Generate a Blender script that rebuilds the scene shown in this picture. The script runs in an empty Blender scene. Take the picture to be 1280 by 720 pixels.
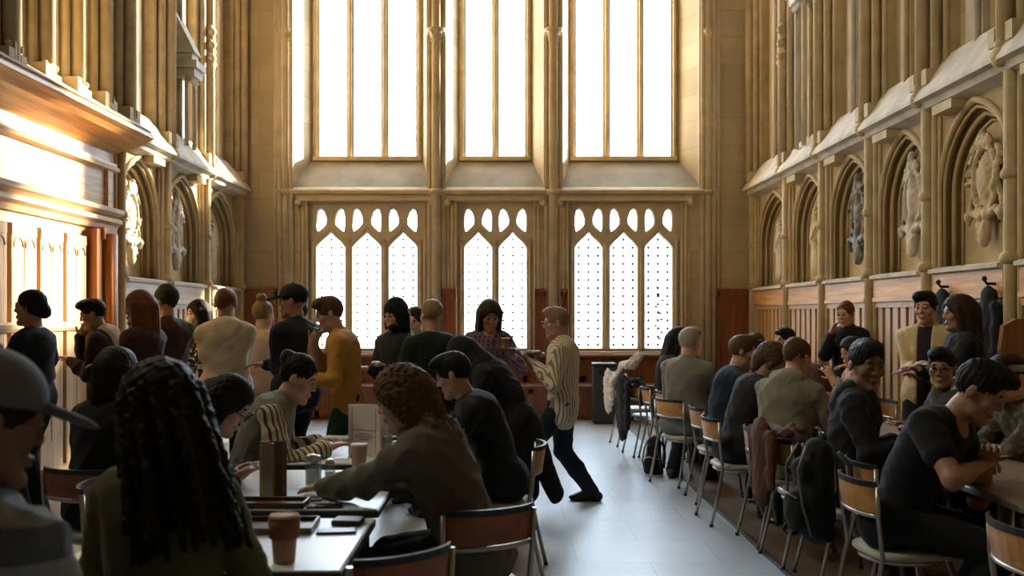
import bpy, bmesh, math, random
import numpy as np
from mathutils import Vector, Matrix
random.seed(7)
C = bpy.context.scene.collection
PI = math.pi
def V(*a): return np.array(a, dtype=np.float64)
def nrm(a):
    l = float(np.linalg.norm(a)); return a/l if l > 1e-9 else a*0
def rad(a): return a*PI/180

# ---------------------------------------------------------------- materials
MATS = {}
def nt_new(name):
    m = bpy.data.materials.new(name); m.use_nodes = True
    nt = m.node_tree; nt.nodes.clear()
    out = nt.nodes.new('ShaderNodeOutputMaterial'); b = nt.nodes.new('ShaderNodeBsdfPrincipled')
    nt.links.new(b.outputs[0], out.inputs[0])
    return m, nt, b, out
def mixrgb(nt, fac, a, b, mode='MIX'):
    n = nt.nodes.new('ShaderNodeMix'); n.data_type = 'RGBA'; n.blend_type = mode
    for sock, v in ((n.inputs[0], fac), (n.inputs[6], a), (n.inputs[7], b)):
        if hasattr(v, 'links'): nt.links.new(v, sock)
        elif isinstance(v, (int, float)): sock.default_value = v
        else: sock.default_value = (*v, 1)
    return n.outputs[2]
def ramp(nt, fac, stops):
    n = nt.nodes.new('ShaderNodeValToRGB'); e = n.color_ramp.elements
    while len(e) < len(stops): e.new(0.5)
    for el, (p, c) in zip(e, stops):
        el.position = p; el.color = (c, c, c, 1) if isinstance(c, (int, float)) else (*c, 1)
    nt.links.new(fac, n.inputs[0]); return n.outputs[0]
def coord(nt, kind='Object', scale=(1, 1, 1), rot=(0, 0, 0)):
    t = nt.nodes.new('ShaderNodeTexCoord'); m = nt.nodes.new('ShaderNodeMapping')
    m.inputs['Scale'].default_value = scale; m.inputs['Rotation'].default_value = rot
    nt.links.new(t.outputs[kind], m.inputs[0]); return m.outputs[0]
def noise(nt, vec, scale, detail=4, rough=.55):
    n = nt.nodes.new('ShaderNodeTexNoise'); n.inputs['Scale'].default_value = scale
    n.inputs['Detail'].default_value = detail; n.inputs['Roughness'].default_value = rough
    nt.links.new(vec, n.inputs['Vector']); return n.outputs[0]
def bump(nt, b, h, strength=.3, dist=.01):
    n = nt.nodes.new('ShaderNodeBump'); n.inputs['Strength'].default_value = strength; n.inputs['Distance'].default_value = dist
    nt.links.new(h, n.inputs['Height']); nt.links.new(n.outputs[0], b.inputs['Normal'])
def plain(name, rgb, rough=.6, metal=0., var=.12, vscale=12., spec=.5, bmp=0.):
    if name in MATS: return MATS[name]
    m, nt, b, o = nt_new(name)
    c = coord(nt); n = noise(nt, c, vscale)
    lo = tuple(x*(1-var) for x in rgb); hi = tuple(min(1, x*(1+var)) for x in rgb)
    nt.links.new(mixrgb(nt, ramp(nt, n, [(.3, 0.), (.7, 1.)]), lo, hi), b.inputs['Base Color'])
    b.inputs['Roughness'].default_value = rough; b.inputs['Metallic'].default_value = metal
    b.inputs['Specular IOR Level'].default_value = spec
    if bmp: bump(nt, b, n, bmp, .006)
    MATS[name] = m; return m
def cloth(name, rgb, pattern=None, rgb2=None, scale=40., rough=.85):
    """woven cloth; pattern: stripes / plaid / flecks / print"""
    if name in MATS: return MATS[name]
    m, nt, b, o = nt_new(name)
    c = coord(nt); n = noise(nt, c, 9.)
    lo = tuple(x*.8 for x in rgb); hi = tuple(min(1, x*1.15) for x in rgb)
    col = mixrgb(nt, n, lo, hi)
    if pattern in ('stripes', 'plaid', 'hstripes'):
        cs = coord(nt, 'Object', (1, 1, 1), (0, 0, PI/4))
        def wav(axis, sc):
            w = nt.nodes.new('ShaderNodeTexWave'); w.wave_type = 'BANDS'; w.bands_direction = axis
            w.inputs['Scale'].default_value = sc; w.inputs['Distortion'].default_value = .25; w.inputs['Detail'].default_value = 1
            nt.links.new(cs, w.inputs['Vector']); return ramp(nt, w.outputs[1], [(.62, 0.), (.74, 1.)])
        if pattern == 'hstripes': col = mixrgb(nt, wav('Z', scale), col, rgb2)
        else:
            col = mixrgb(nt, wav('X', scale), col, rgb2)
            if pattern == 'plaid': col = mixrgb(nt, wav('Z', scale), col, tuple(x*.7 for x in rgb2))
    elif pattern in ('flecks', 'print'):
        n2 = noise(nt, c, scale, 2)
        col = mixrgb(nt, ramp(nt, n2, [(.52, 0.), (.58, 1.)]), col, rgb2)
    nt.links.new(col, b.inputs['Base Color'])
    b.inputs['Roughness'].default_value = rough; b.inputs['Specular IOR Level'].default_value = .15
    b.inputs['Sheen Weight'].default_value = .05; b.inputs['Sheen Roughness'].default_value = .5
    bump(nt, b, noise(nt, c, 60., 3), .25, .004)
    MATS[name] = m; return m
SKINS = {'fair': (.56, .33, .23), 'light': (.48, .27, .18), 'tan': (.34, .18, .11), 'brown': (.20, .10, .058), 'dark': (.085, .042, .026)}
def skin(t):
    k = 'skin_' + t
    if k in MATS: return MATS[k]
    m, nt, b, o = nt_new(k); c = coord(nt); n = noise(nt, c, 14.); r = SKINS[t]
    nt.links.new(mixrgb(nt, n, tuple(x*.86 for x in r), tuple(x*1.12 for x in r)), b.inputs['Base Color'])
    b.inputs['Roughness'].default_value = .52
    b.inputs['Subsurface Weight'].default_value = .0
    MATS[k] = m; return m
HAIRS = {'black': (.012, .010, .009), 'darkbrown': (.035, .02, .012), 'brown': (.085, .045, .022), 'auburn': (.13, .045, .02),
         'blond': (.30, .19, .09), 'grey': (.30, .26, .21), 'sandy': (.22, .14, .075)}
def hairmat(t):
    k = 'hair_' + t
    if k in MATS: return MATS[k]
    m, nt, b, o = nt_new(k); c = coord(nt, 'Object', (1, 1, .25)); n = noise(nt, c, 90., 3); r = HAIRS[t]
    nt.links.new(mixrgb(nt, n, tuple(x*.6 for x in r), tuple(min(1, x*1.5) for x in r)), b.inputs['Base Color'])
    b.inputs['Roughness'].default_value = .55; b.inputs['Specular IOR Level'].default_value = .12
    bump(nt, b, n, .5, .006)
    MATS[k] = m; return m

# ---------------------------------------------------------------- objects
def clean(v): return {k: x for k, x in v.items() if x is not None}
def tag(o, label=None, cat=None, group=None, kind=None):
    if label: o['label'] = label
    if cat: o['category'] = cat
    if group: o['group'] = group
    if kind: o['kind'] = kind
    return o
def thing(name, label, cat, loc=(0, 0, 0), rz=0., group=None, kind=None):
    o = bpy.data.objects.new(name, None); C.objects.link(o)
    o.empty_display_size = .1
    o.location = loc; o.rotation_euler = (0, 0, rz)
    return tag(o, label, cat, group, kind)
def copy_tree(o, parent=None):
    c = o.copy(); C.objects.link(c)
    if parent is not None: c.parent = parent
    for ch in list(o.children): copy_tree(ch, c)
    return c
def link_mesh(name, me, mats, parent=None):
    for m in (mats if isinstance(mats, (list, tuple)) else [mats]): me.materials.append(m)
    o = bpy.data.objects.new(name, me); C.objects.link(o)
    if parent is not None: o.parent = parent
    return o
def mesh_np(name, v, quads, smooth=True, midx=None):
    """quads may repeat an index (triangle) after clustering; folded faces are dropped"""
    q = np.asarray(quads, dtype=np.int64); midx = np.zeros(len(q), int) if midx is None else np.asarray(midx)
    dup = q == np.roll(q, -1, 1); nd = dup.sum(1)
    ok = (nd <= 1) & (q[:, 0] != q[:, 2]) & (q[:, 1] != q[:, 3])
    q, dup, nd, midx = q[ok], dup[ok], nd[ok], midx[ok]
    keep = ~dup; tot = keep.sum(1); loops = q[keep]
    used, loops = np.unique(loops, return_inverse=True); v = np.asarray(v)[used]
    me = bpy.data.meshes.new(name); n = len(q)
    me.vertices.add(len(v)); me.vertices.foreach_set('co', v.astype(np.float32).ravel())
    me.loops.add(len(loops)); me.polygons.add(n)
    me.loops.foreach_set('vertex_index', loops.astype(np.int32).ravel())
    me.polygons.foreach_set('loop_start', (np.cumsum(tot)-tot).astype(np.int32))
    me.polygons.foreach_set('use_smooth', np.full(n, smooth, dtype=bool))
    me.polygons.foreach_set('material_index', midx.astype(np.int32))
    me.update(calc_edges=True); me.validate(); return me

class MB:
    """collects solids; build() links them as one mesh"""
    def __init__(s): s.v = []; s.f = []; s.sm = []
    def add(s, vs, fs, smooth=False, M=None):
        b = len(s.v)
        for p in vs:
            p = Vector(p)
            s.v.append(tuple(M @ p) if M is not None else tuple(p))
        for f in fs: s.f.append(tuple(i+b for i in f)); s.sm.append(smooth)
        return s
    def box(s, lo, hi, M=None):
        x0, y0, z0 = [min(a, b) for a, b in zip(lo, hi)]; x1, y1, z1 = [max(a, b) for a, b in zip(lo, hi)]
        return s.add([(x0,y0,z0),(x1,y0,z0),(x1,y1,z0),(x0,y1,z0),(x0,y0,z1),(x1,y0,z1),(x1,y1,z1),(x0,y1,z1)],
                     [(0,3,2,1),(4,5,6,7),(0,1,5,4),(1,2,6,5),(2,3,7,6),(3,0,4,7)], M=M)
    def rbox(s, lo, hi, b=.01, M=None, seg=2):
        bm = bmesh.new(); bmesh.ops.create_cube(bm, size=1)
        sz = [abs(h-l) for l, h in zip(lo, hi)]; ce = [(h+l)/2 for l, h in zip(lo, hi)]
        bmesh.ops.scale(bm, vec=sz, verts=bm.verts); bmesh.ops.translate(bm, vec=ce, verts=bm.verts)
        bmesh.ops.bevel(bm, geom=bm.edges[:], offset=min(b, min(sz)*.49), segments=seg, profile=.5, affect='EDGES')
        bm.verts.index_update()
        s.add([v.co[:] for v in bm.verts], [[v.index for v in f.verts] for f in bm.faces], False, M); bm.free(); return s
    def tube(s, pts, r, n=10, caps=True, closed=False, M=None):
        P = [np.array(p, dtype=float) for p in pts]; rs = r if isinstance(r, (list, tuple)) else [r]*len(P)
        vs = []; fs = []; prev = None; L = len(P)
        for i, p in enumerate(P):
            if closed: t = nrm(P[(i+1) % L]-P[i-1])
            else: t = nrm(P[min(i+1, L-1)]-P[max(i-1, 0)])
            u = np.cross(t, prev if prev is not None else (V(0,0,1) if abs(t[2]) < .9 else V(1,0,0)))
            u = nrm(u); w = np.cross(u, t); prev = w
            for k in range(n):
                a = 2*PI*k/n; vs.append(p+rs[i]*(math.cos(a)*u+math.sin(a)*w))
        for i in range(L if closed else L-1):
            for k in range(n):
                a = i*n+k; b = i*n+(k+1) % n; j = ((i+1) % L)*n
                fs.append((a, b, j+(k+1) % n, j+k))
        if caps and not closed: fs.append(tuple(range(n))[::-1]); fs.append(tuple((L-1)*n+k for k in range(n)))
        b0 = len(s.v); s.add(vs, fs, True, M)
        if caps and not closed: s.sm[-1] = s.sm[-2] = False
        return s
    def lathe(s, prof, n=20, M=None, cap=True, smooth=True):
        vs = []; fs = []
        for (r, z) in prof:
            for k in range(n):
                a = 2*PI*k/n; vs.append((r*math.cos(a), r*math.sin(a), z))
        for i in range(len(prof)-1):
            for k in range(n): fs.append((i*n+k, i*n+(k+1) % n, (i+1)*n+(k+1) % n, (i+1)*n+k))
        s.add(vs, fs, smooth, M)
        if cap:
            s.f.append(tuple(len(s.v)-len(vs)+k for k in range(n))[::-1]); s.sm.append(False)
            s.f.append(tuple(len(s.v)-n+k for k in range(n))); s.sm.append(False)
        return s
    def prism(s, poly, a, b, axis='y', M=None, smooth=False):
        """closed 2-D outline swept from a to b along an axis; outline in the two other axes"""
        n = len(poly)
        def P(u, w, t): return {'x': (t, u, w), 'y': (u, t, w), 'z': (u, w, t)}[axis]
        vs = [P(u, w, a) for u, w in poly]+[P(u, w, b) for u, w in poly]
        fs = [(i, (i+1) % n, n+(i+1) % n, n+i) for i in range(n)]
        b0 = len(s.f); s.add(vs, fs, smooth, M); s.add(vs, [tuple(range(n))[::-1], tuple(range(n, 2*n))], False, M); return s
    def sph(s, c, r, n=10, M=None):
        rr = r if isinstance(r, (tuple, list)) else (r, r, r); vs = []; fs = []; m = n//2+1
        for i in range(m+1):
            t = PI*i/m
            for k in range(n):
                a = 2*PI*k/n; vs.append((c[0]+rr[0]*math.sin(t)*math.cos(a), c[1]+rr[1]*math.sin(t)*math.sin(a), c[2]-rr[2]*math.cos(t)))
        for i in range(m):
            for k in range(n): fs.append((i*n+k, i*n+(k+1) % n, (i+1)*n+(k+1) % n, (i+1)*n+k))
        return s.add(vs, fs, True, M)
    def mesh(s, name):
        me = bpy.data.meshes.new(name); me.from_pydata(s.v, [], s.f)
        me.polygons.foreach_set('use_smooth', s.sm)
        bm = bmesh.new(); bm.from_mesh(me); bmesh.ops.remove_doubles(bm, verts=bm.verts, dist=1e-6)
        bmesh.ops.recalc_face_normals(bm, faces=bm.faces); bm.to_mesh(me); bm.free(); me.update(); return me
    def build(s, name, mat, parent=None, kind=None):
        o = link_mesh(name, s.mesh(name), mat, parent)
        if kind: o['kind'] = kind
        return o
def holes_mesh(outer, holes, depth, bevel=0., name='pierced'):
    """flat outline (x,z) with holes, extruded along +/-y by depth/2"""
    cu = bpy.data.curves.new(name, 'CURVE'); cu.dimensions = '2D'; cu.fill_mode = 'BOTH'
    cu.extrude = depth/2; cu.bevel_depth = bevel; cu.bevel_resolution = 1
    for poly in [outer]+holes:
        sp = cu.splines.new('POLY'); sp.points.add(len(poly)-1); sp.use_cyclic_u = True
        for p, (x, z) in zip(sp.points, poly): p.co = (x, z, 0, 1)
    o = bpy.data.objects.new(name, cu); C.objects.link(o)
    dg = bpy.context.evaluated_depsgraph_get(); dg.update()
    me = bpy.data.meshes.new_from_object(o.evaluated_get(dg)); bpy.data.objects.remove(o); bpy.data.curves.remove(cu)
    me.transform(Matrix.Rotation(PI/2, 4, 'X')); me.name = name; return me

# ---------------------------------------------------------------- implicit surfaces
class Field:
    def __init__(s, lo, hi, h):
        s.h = h; s.lo = np.floor(np.array(lo)/h)*h-2*h
        s.n = (np.ceil((np.array(hi)-s.lo)/h)+3).astype(int)
        s.d = np.full(s.n, .5, dtype=np.float32)
        s.ax = [(s.lo[i]+h*np.arange(s.n[i])).astype(np.float32) for i in range(3)]
    def reg(s, lo, hi):
        sl = []
        for i in range(3):
            a = max(0, int((lo[i]-s.lo[i])/s.h)); b = min(s.n[i], int((hi[i]-s.lo[i])/s.h)+2)
            if b <= a: return None
            sl.append(slice(a, b))
        return tuple(sl), s.ax[0][sl[0]][:, None, None], s.ax[1][sl[1]][None, :, None], s.ax[2][sl[2]][None, None, :]
    def put(s, pr, off=0., k=None, op='u', warp=None):
        k = pr.get('k', .02) if k is None else k
        lo, hi = bounds(pr); m = max(off, 0)+k+2.5*s.h
        g = s.reg(lo-m, hi+m)
        if g is None: return
        sl, x, y, z = g
        d = dist(pr, x, y, z)-off
        if warp is not None: d = d+warp(x, y, z)
        a = s.d[sl]
        if op == 'u':
            q = np.maximum(k-np.abs(a-d), 0)/max(k, 1e-6); s.d[sl] = np.minimum(a, d)-q*q*k*.25
        else:
            d = -d; q = np.maximum(k-np.abs(a-d), 0)/max(k, 1e-6); s.d[sl] = np.maximum(a, d)+q*q*k*.25
    def warp(s, fn):
        s.d += fn(s.ax[0][:, None, None], s.ax[1][None, :, None], s.ax[2][None, None, :]).astype(np.float32)
    def clip(s, fn):
        s.d = np.maximum(s.d, fn(s.ax[0][:, None, None], s.ax[1][None, :, None], s.ax[2][None, None, :]).astype(np.float32))
    def extract(s):
        d = s.d; d[[0, -1]] = .5; d[:, [0, -1]] = .5; d[:, :, [0, -1]] = .5
        neg = d < 0; nx, ny, nz = [q-1 for q in d.shape]
        cnt = np.zeros((nx, ny, nz), dtype=np.int8)
        for i in (0, 1):
            for j in (0, 1):
                for k in (0, 1): cnt += neg[i:nx+i, j:ny+j, k:nz+k]
        act = np.argwhere((cnt > 0) & (cnt < 8))
        if len(act) == 0: return np.zeros((0, 3)), np.zeros((0, 4), int)
        idx = np.full((nx, ny, nz), -1, dtype=np.int32); idx[act[:, 0], act[:, 1], act[:, 2]] = np.arange(len(act))
        acc = np.zeros((len(act), 3)); w = np.zeros(len(act)); ofs = [(i, j, k) for i in (0, 1) for j in (0, 1) for k in (0, 1)]
        for a in ofs:
            for ax in range(3):
                if a[ax]: continue
                b = list(a); b[ax] = 1
                da = d[act[:, 0]+a[0], act[:, 1]+a[1], act[:, 2]+a[2]]; db = d[act[:, 0]+b[0], act[:, 1]+b[1], act[:, 2]+b[2]]
                c = (da < 0) != (db < 0); t = np.where(c, da/np.where(c, da-db, 1), 0)
                p = np.tile(np.array(a, dtype=float), (len(act), 1)); p[:, ax] += t
                acc += p*c[:, None]; w += c
        v = s.lo+s.h*(act+acc/w[:, None]); qs = []
        for ax in range(3):
            o1, o2 = (ax+1) % 3, (ax+2) % 3
            s0 = [slice(0, -1)]*3; s1 = [slice(0, -1)]*3; s1[ax] = slice(1, None)
            A = neg[tuple(s0)]; s0b = [slice(None)]*3
            lo = np.take(neg, range(0, d.shape[ax]-1), ax); hi = np.take(neg, range(1, d.shape[ax]), ax)
            e = np.argwhere(lo != hi)
            if not len(e): continue
            flip = lo[e[:, 0], e[:, 1], e[:, 2]]
            def cell(du, dw):
                q = e.copy(); q[:, o1] -= du; q[:, o2] -= dw; return idx[q[:, 0], q[:, 1], q[:, 2]]
            q = np.stack([cell(1, 1), cell(0, 1), cell(0, 0), cell(1, 0)], 1)
            q = np.where(flip[:, None], q, q[:, ::-1]); qs.append(q)
        q = np.concatenate(qs); return v, q[(q >= 0).all(1)]
def cap(a, b, r1, r2=None, k=.02, flat=None):
    return dict(t='c', a=np.array(a, float), b=np.array(b, float), r1=r1, r2=r1 if r2 is None else r2, k=k, flat=flat)
def ell(c, r, M=None, k=.02):
    return dict(t='e', c=np.array(c, float), r=np.array(r if hasattr(r, '__len__') else (r, r, r), float), M=np.eye(3) if M is None else np.array(M, float), k=k)
def bxp(c, hx, M=None, rnd=.0, k=.004):
    return dict(t='b', c=np.array(c, float), r=np.array(hx, float), M=np.eye(3) if M is None else np.array(M, float), rnd=rnd, k=k)
def bounds(p):
    if p['t'] == 'c':
        r = max(p['r1'], p['r2'])
        return np.minimum(p['a'], p['b'])-r, np.maximum(p['a'], p['b'])+r
    e = np.abs(p['M'].T) @ p['r'] + p.get('rnd', 0); return p['c']-e, p['c']+e
def dist(p, x, y, z):
    if p['t'] == 'c':
        a, b = p['a'], p['b']; ab = b-a; L2 = float(ab @ ab)+1e-12
        dx, dy, dz = x-np.float32(a[0]), y-np.float32(a[1]), z-np.float32(a[2])
        t = np.clip((dx*np.float32(ab[0])+dy*np.float32(ab[1])+dz*np.float32(ab[2]))/np.float32(L2), 0, 1)
        ex, ey, ez = dx-t*np.float32(ab[0]), dy-t*np.float32(ab[1]), dz-t*np.float32(ab[2])
        r = p['r1']+t*np.float32(p['r2']-p['r1'])
        if p['flat'] is not None:
            n, f = p['flat']; q = ex*np.float32(n[0])+ey*np.float32(n[1])+ez*np.float32(n[2])
            l = np.sqrt(ex*ex+ey*ey+ez*ez+q*q*np.float32(1/(f*f)-1)); return (l-r)*np.float32((1+f)/2)
        return np.sqrt(ex*ex+ey*ey+ez*ez)-r
    M = p['M'].astype(np.float32); c = p['c'].astype(np.float32); r = p['r'].astype(np.float32)
    dx, dy, dz = x-c[0], y-c[1], z-c[2]
    u = [M[i, 0]*dx+M[i, 1]*dy+M[i, 2]*dz for i in range(3)]
    if p['t'] == 'e':
        k0 = np.sqrt(sum((u[i]/r[i])**2 for i in range(3))); k1 = np.sqrt(sum((u[i]/r[i]**2)**2 for i in range(3)))
        return k0*(k0-1)/np.maximum(k1, 1e-6)
    q = [np.abs(u[i])-r[i] for i in range(3)]
    return np.sqrt(sum(np.maximum(t, 0)**2 for t in q))+np.minimum(np.maximum(q[0], np.maximum(q[1], q[2])), 0)-p.get('rnd', 0)
def rough_surface(prims, h, off=0., warp=None, cuts=(), k=None, clip=None):
    los, his = zip(*[bounds(p) for p in prims]); m = max(off, 0)+.03
    f = Field(np.min(los, 0)-m, np.max(his, 0)+m, h)
    for p in prims: f.put(p, off, k)
    if warp is not None: f.warp(warp)
    if clip is not None: f.clip(clip)
    for c in cuts: f.put(c, 0., None, 'd')
    return f.extract()
def solid(name, prims, h, mat, parent=None, off=0., warp=None, cuts=(), k=None, clip=None, M=None):
    v, q = rough_surface(prims, h, off, warp, cuts, k, clip)
    if M is not None: v = v @ np.array(M)[:3, :3].T + np.array(M)[:3, 3]
    return link_mesh(name, mesh_np(name, v, q), mat, parent)
# ---------------------------------------------------------------- people
def ik(a, t, l1, l2, hint):
    d = t-a; L = float(np.linalg.norm(d)); mx = (l1+l2)*.995
    if L > mx: t = a+d/L*mx; d = t-a; L = mx
    u = d/L; x = (l1*l1-l2*l2+L*L)/(2*L); hgt = math.sqrt(max(l1*l1-x*x, 1e-6))
    p = hint-u*float(hint @ u); return a+u*x+nrm(p)*hgt, t
def hand_prims(w, h, n, s, sc, curl, vx):
    """palm, four unequal fingers and a thumb; h finger direction, n palm normal, s thumb side"""
    h = nrm(h); n = nrm(n-h*float(n @ h)); s = nrm(s-h*float(s @ h)-n*float(s @ n)); fr = max(.0082*sc, .78*vx)
    P = [ell(w+h*.048*sc, (.040*sc, .056*sc, max(.0165*sc, .9*vx)), [s, h, n], .012), cap(w-h*.012*sc, w+h*.03*sc, .026*sc, .03*sc, .012, (n, .72))]
    def rot(d, a): return nrm(d*math.cos(a)+n*math.sin(a))
    for o, L, fan in ((.031, .074, .10), (.0105, .084, .03), (-.0105, .077, -.05), (-.030, .060, -.14)):
        b = w+h*.088*sc+s*o*sc; d0 = nrm(h+s*fan); d1 = rot(d0, curl*.55); d2 = rot(d0, curl*1.25); d3 = rot(d0, curl*1.8)
        p1 = b+d1*L*.46*sc; p2 = p1+d2*L*.32*sc; p3 = p2+d3*L*.24*sc
        P += [cap(b-h*.01*sc, p1, fr*1.08, fr, .004), cap(p1, p2, fr, fr*.94, .003), cap(p2, p3, fr*.94, fr*.82, .003)]
    b = w+h*.022*sc+s*.030*sc; d = nrm(s*.72+h*.68+n*.25); p1 = b+d*.036*sc; d2 = nrm(s*.35+h*.85+n*(.25+.25*curl)); p2 = p1+d2*.036*sc
    P += [cap(w+h*.015*sc+s*.015*sc, b, .017*sc, .015*sc, .01), cap(b, p1, fr*1.35, fr*1.2, .006), cap(p1, p2, fr*1.2, fr*.95, .003)]
    return P
def fold(seed, amp, f=1.):
    r = random.Random(seed); q = [(r.uniform(-1, 1), r.uniform(-1, 1), r.uniform(.4, 1), r.uniform(0, 6)) for _ in range(5)]
    def fn(x, y, z):
        t = 0
        for i, (a, b, c, p) in enumerate(q):
            w = (20+14*i)*f; t = t+(1-2*np.abs(np.sin(w*.5*(a*x+b*y+c*z)+p+1.3*np.sin(w*.45*(b*x-a*y)+p))))/(1+.45*i)
        return (-t*amp*.6).astype(np.float32)
    return fn
def lookup(fields, v):
    out = np.full(len(v), 1.)
    for lo, h, d in fields:
        i = np.rint((v-lo)/h).astype(int); ok = ((i >= 0) & (i < np.array(d.shape))).all(1); j = i[ok]
        out[ok] = np.minimum(out[ok], d[j[:, 0], j[:, 1], j[:, 2]])
    return out
def cluster(v, q, hide, cell):
    key = np.floor(v/cell).astype(np.int64)+2048; k = (key[:, 0]*4096+key[:, 1])*4096+key[:, 2]
    k = np.where(hide, k+10**8, np.arange(len(v))); u, inv = np.unique(k, return_inverse=True)
    c = np.zeros((len(u), 3)); n = np.zeros(len(u)); np.add.at(c, inv, v); np.add.at(n, inv, 1); return c/n[:, None], inv[q]
CLOTH = {}
def person(label, loc, face, H=1.72, sit=None, lean=0, side=0, twist=0, head=(0, 0, 0), hl=None, hr=None, el=None, er=None, fl=None, fr=None, kl=None, kr=None,
           nl=None, nr=None, dl=None, dr=None, curl=.5, vx=.009, sk='light', hair=('short', 'brown'), top=None, legs=None, shoes=(.02, .02, .022), hat=None, glasses=None,
           female=False, bulk=1., cuts=(), group=None, shirt=None, beard=None, seed=None, hipz=None, apron=None, mask=None, hs=1.07):
    global NP
    NP = globals().get('NP', 0)+1; seed = NP if seed is None else seed
    sc = H/1.72; a = rad(face)
    root = thing('person', label, 'person', loc, -a, group)
    hz = hipz if hipz else ((sit+.105*sc) if sit else .895*sc)
    P = V(0, 0, hz); sd = rad(side)
    def u(L): L = rad(L); return nrm(V(math.sin(sd), math.sin(L)*math.cos(sd), math.cos(L)*math.cos(sd)))
    def frame(up, tw=0):
        R = V(math.cos(rad(tw)), -math.sin(rad(tw)), 0); R = nrm(R-up*float(R @ up)); return np.array([R, np.cross(up, R), up])
    u1, u2, u3 = u(lean*.55), u(lean), u(lean*1.3)
    if sit: u1 = u(lean*.8-6)
    wst = P+u1*.175*sc; che = wst+u2*.17*sc; c7 = che+u3*.155*sc
    F1, F2, F3 = frame(u1, twist*.3), frame(u2, twist*.7), frame(u3, twist)
    sw = (.158 if female else .172)*sc
    bw = bulk*sc
    yaw, pit, rol = [rad(t) for t in head]
    hF = V(math.sin(yaw)*math.cos(pit), math.cos(yaw)*math.cos(pit), -math.sin(pit)); hR = V(math.cos(yaw), -math.sin(yaw), 0)
    hU = np.cross(hR, hF); hR, hU = hR*math.cos(rol)-hU*math.sin(rol), hU*math.cos(rol)+hR*math.sin(rol)
    un = nrm(u3*.9+hU*.8); nk = c7+un*.085*sc
    Hc = nk+hU*.095*sc*hs+hF*.018*sc; q = sc*hs; HM = np.array([hR, hF, hU])
    def hp(x, y, z): return Hc+(hR*x+hF*y+hU*z)*q
    def he(c, r, k=.012): return ell(hp(*c), np.array(r)*q, HM, k)
    def hc(p, s, r1, r2=None, k=.012, flat=None): return cap(hp(*p), hp(*s), r1*q, (r1 if r2 is None else r2)*q, k, flat)
    torso = [cap(P-F1[0]*.062*bw+u1*.02*sc, P+F1[0]*.062*bw+u1*.02*sc, .118*bw, k=.05, flat=(F1[1], .92)),
             ell(wst, (.142*bw, .108*bw, .15*sc), F1, .06), ell(che-u2*.01*sc, (.163*bw, .122*bw, .185*sc), F2, .06),
             ell(che+u2*.08*sc-F2[1]*.015*sc, (.15*bw, .105*bw, .12*sc), F2, .05)]
    if female: torso += [ell(che+F2[0]*s*.072*sc+F2[1]*.085*sc-u2*.01*sc, (.062*sc, .055*sc, .062*sc), F2, .05) for s in (-1, 1)]
    SL, SR = c7-u3*.05*sc-F3[0]*sw, c7-u3*.05*sc+F3[0]*sw
    torso += [cap(SL*.86+SR*.14, SR*.86+SL*.14, .06*sc, k=.06), cap(c7-u3*.03*sc, (c7+SL)/2-u3*.008*sc, .055*sc, .05*sc, .05), cap(c7-u3*.03*sc, (c7+SR)/2-u3*.008*sc, .055*sc, .05*sc, .05)]
    neck = [cap(c7-u3*.04*sc, nk+hF*.004*sc, .057*sc, .052*sc, .03), cap(nk, hp(0, -.01, -.04), .052*sc, .052*sc, .03)]
    # arms
    l1, l2 = .285*sc, .255*sc; arms = {}; hands = []
    for s, S, tg, hn, n_, d_ in ((-1, SL, hl, el, nl, dl), (1, SR, hr, er, nr, dr)):
        if tg is None: tg = S+V(s*.07, .03, -.5*sc)
        hint = V(s*.55, -.55, -.65) if hn is None else V(*hn)
        E, W = ik(S, V(*tg), l1, l2, hint); fd = nrm(W-E)
        hd = nrm(fd*.75+V(*d_)*.9) if d_ is not None else fd
        n = V(*n_) if n_ is not None else (V(0, 0, -1) if abs(fd[2]) < .75 else V(-s, 0, 0))
        n = nrm(n-hd*float(n @ hd)); th = np.cross(n, hd)*s    # thumb side
        if float(th @ V(-s, .3, .2)) < 0 and n_ is None: th = -th
        arms[s] = (S, E, W, hd); hands += hand_prims(W, hd, n, th, sc, curl, vx)
    armp = []
    for s, (S, E, W, hd) in arms.items():
        armp += [cap(S, E, .054*bw, .042*bw, .03), cap(E, E*.55+W*.45, .043*bw, .040*bw, .02), cap(E*.55+W*.45, W, .040*bw, .028*sc, .02)]
    # legs
    t1, t2 = .43*sc, .42*sc; lg = {}; legp = []; shoe = {}
    for s, ft, kn in ((-1, fl, kl), (1, fr, kr)):
        if ft is None: ft = (s*.10, .27*sc if sit else 0.0, 0, 0) if sit else (s*.10, 0, 0, 0)
        tw = rad(ft[3]+s*6) if len(ft) > 3 else rad(s*6)
        pit_f = rad(ft[4]) if len(ft) > 4 else 0.
        A = V(ft[0], ft[1], ft[2]+.085*sc); J = P+F1[0]*s*.088*bw
        hint = V(s*.12, 1, .35) if kn is None else V(*kn)
        K, A = ik(J, A, t1, t2, hint); lg[s] = (J, K, A)
        legp += [cap(J, K, .085*bw, .056*bw, .04), cap(K, K*.6+A*.4, .055*bw, .052*bw, .02), cap(K*.6+A*.4, A, .052*bw, .036*sc, .02)]
        fd = V(math.sin(tw)*math.cos(pit_f), math.cos(tw)*math.cos(pit_f), -math.sin(pit_f)); up = V(fd[0]*math.tan(pit_f), fd[1]*math.tan(pit_f), 1); up = nrm(up-fd*float(up @ fd))
        hl_ = A-fd*.045*sc-up*.048*sc; bl = A+fd*.12*sc-up*.056*sc; to = A+fd*.165*sc-up*.060*sc
        sp = [cap(A-up*.01*sc, hl_, .036*sc, .034*sc, .02), cap(hl_, bl, .034*sc, .036*sc, .02, (up, .8)), cap(bl, to, .038*sc, .03*sc, .02, (up, .62)), cap(A+fd*.01, bl, .036*sc, .03*sc, .02)]
        shoe[s] = (sp, A, fd, up); legp += sp
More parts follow.
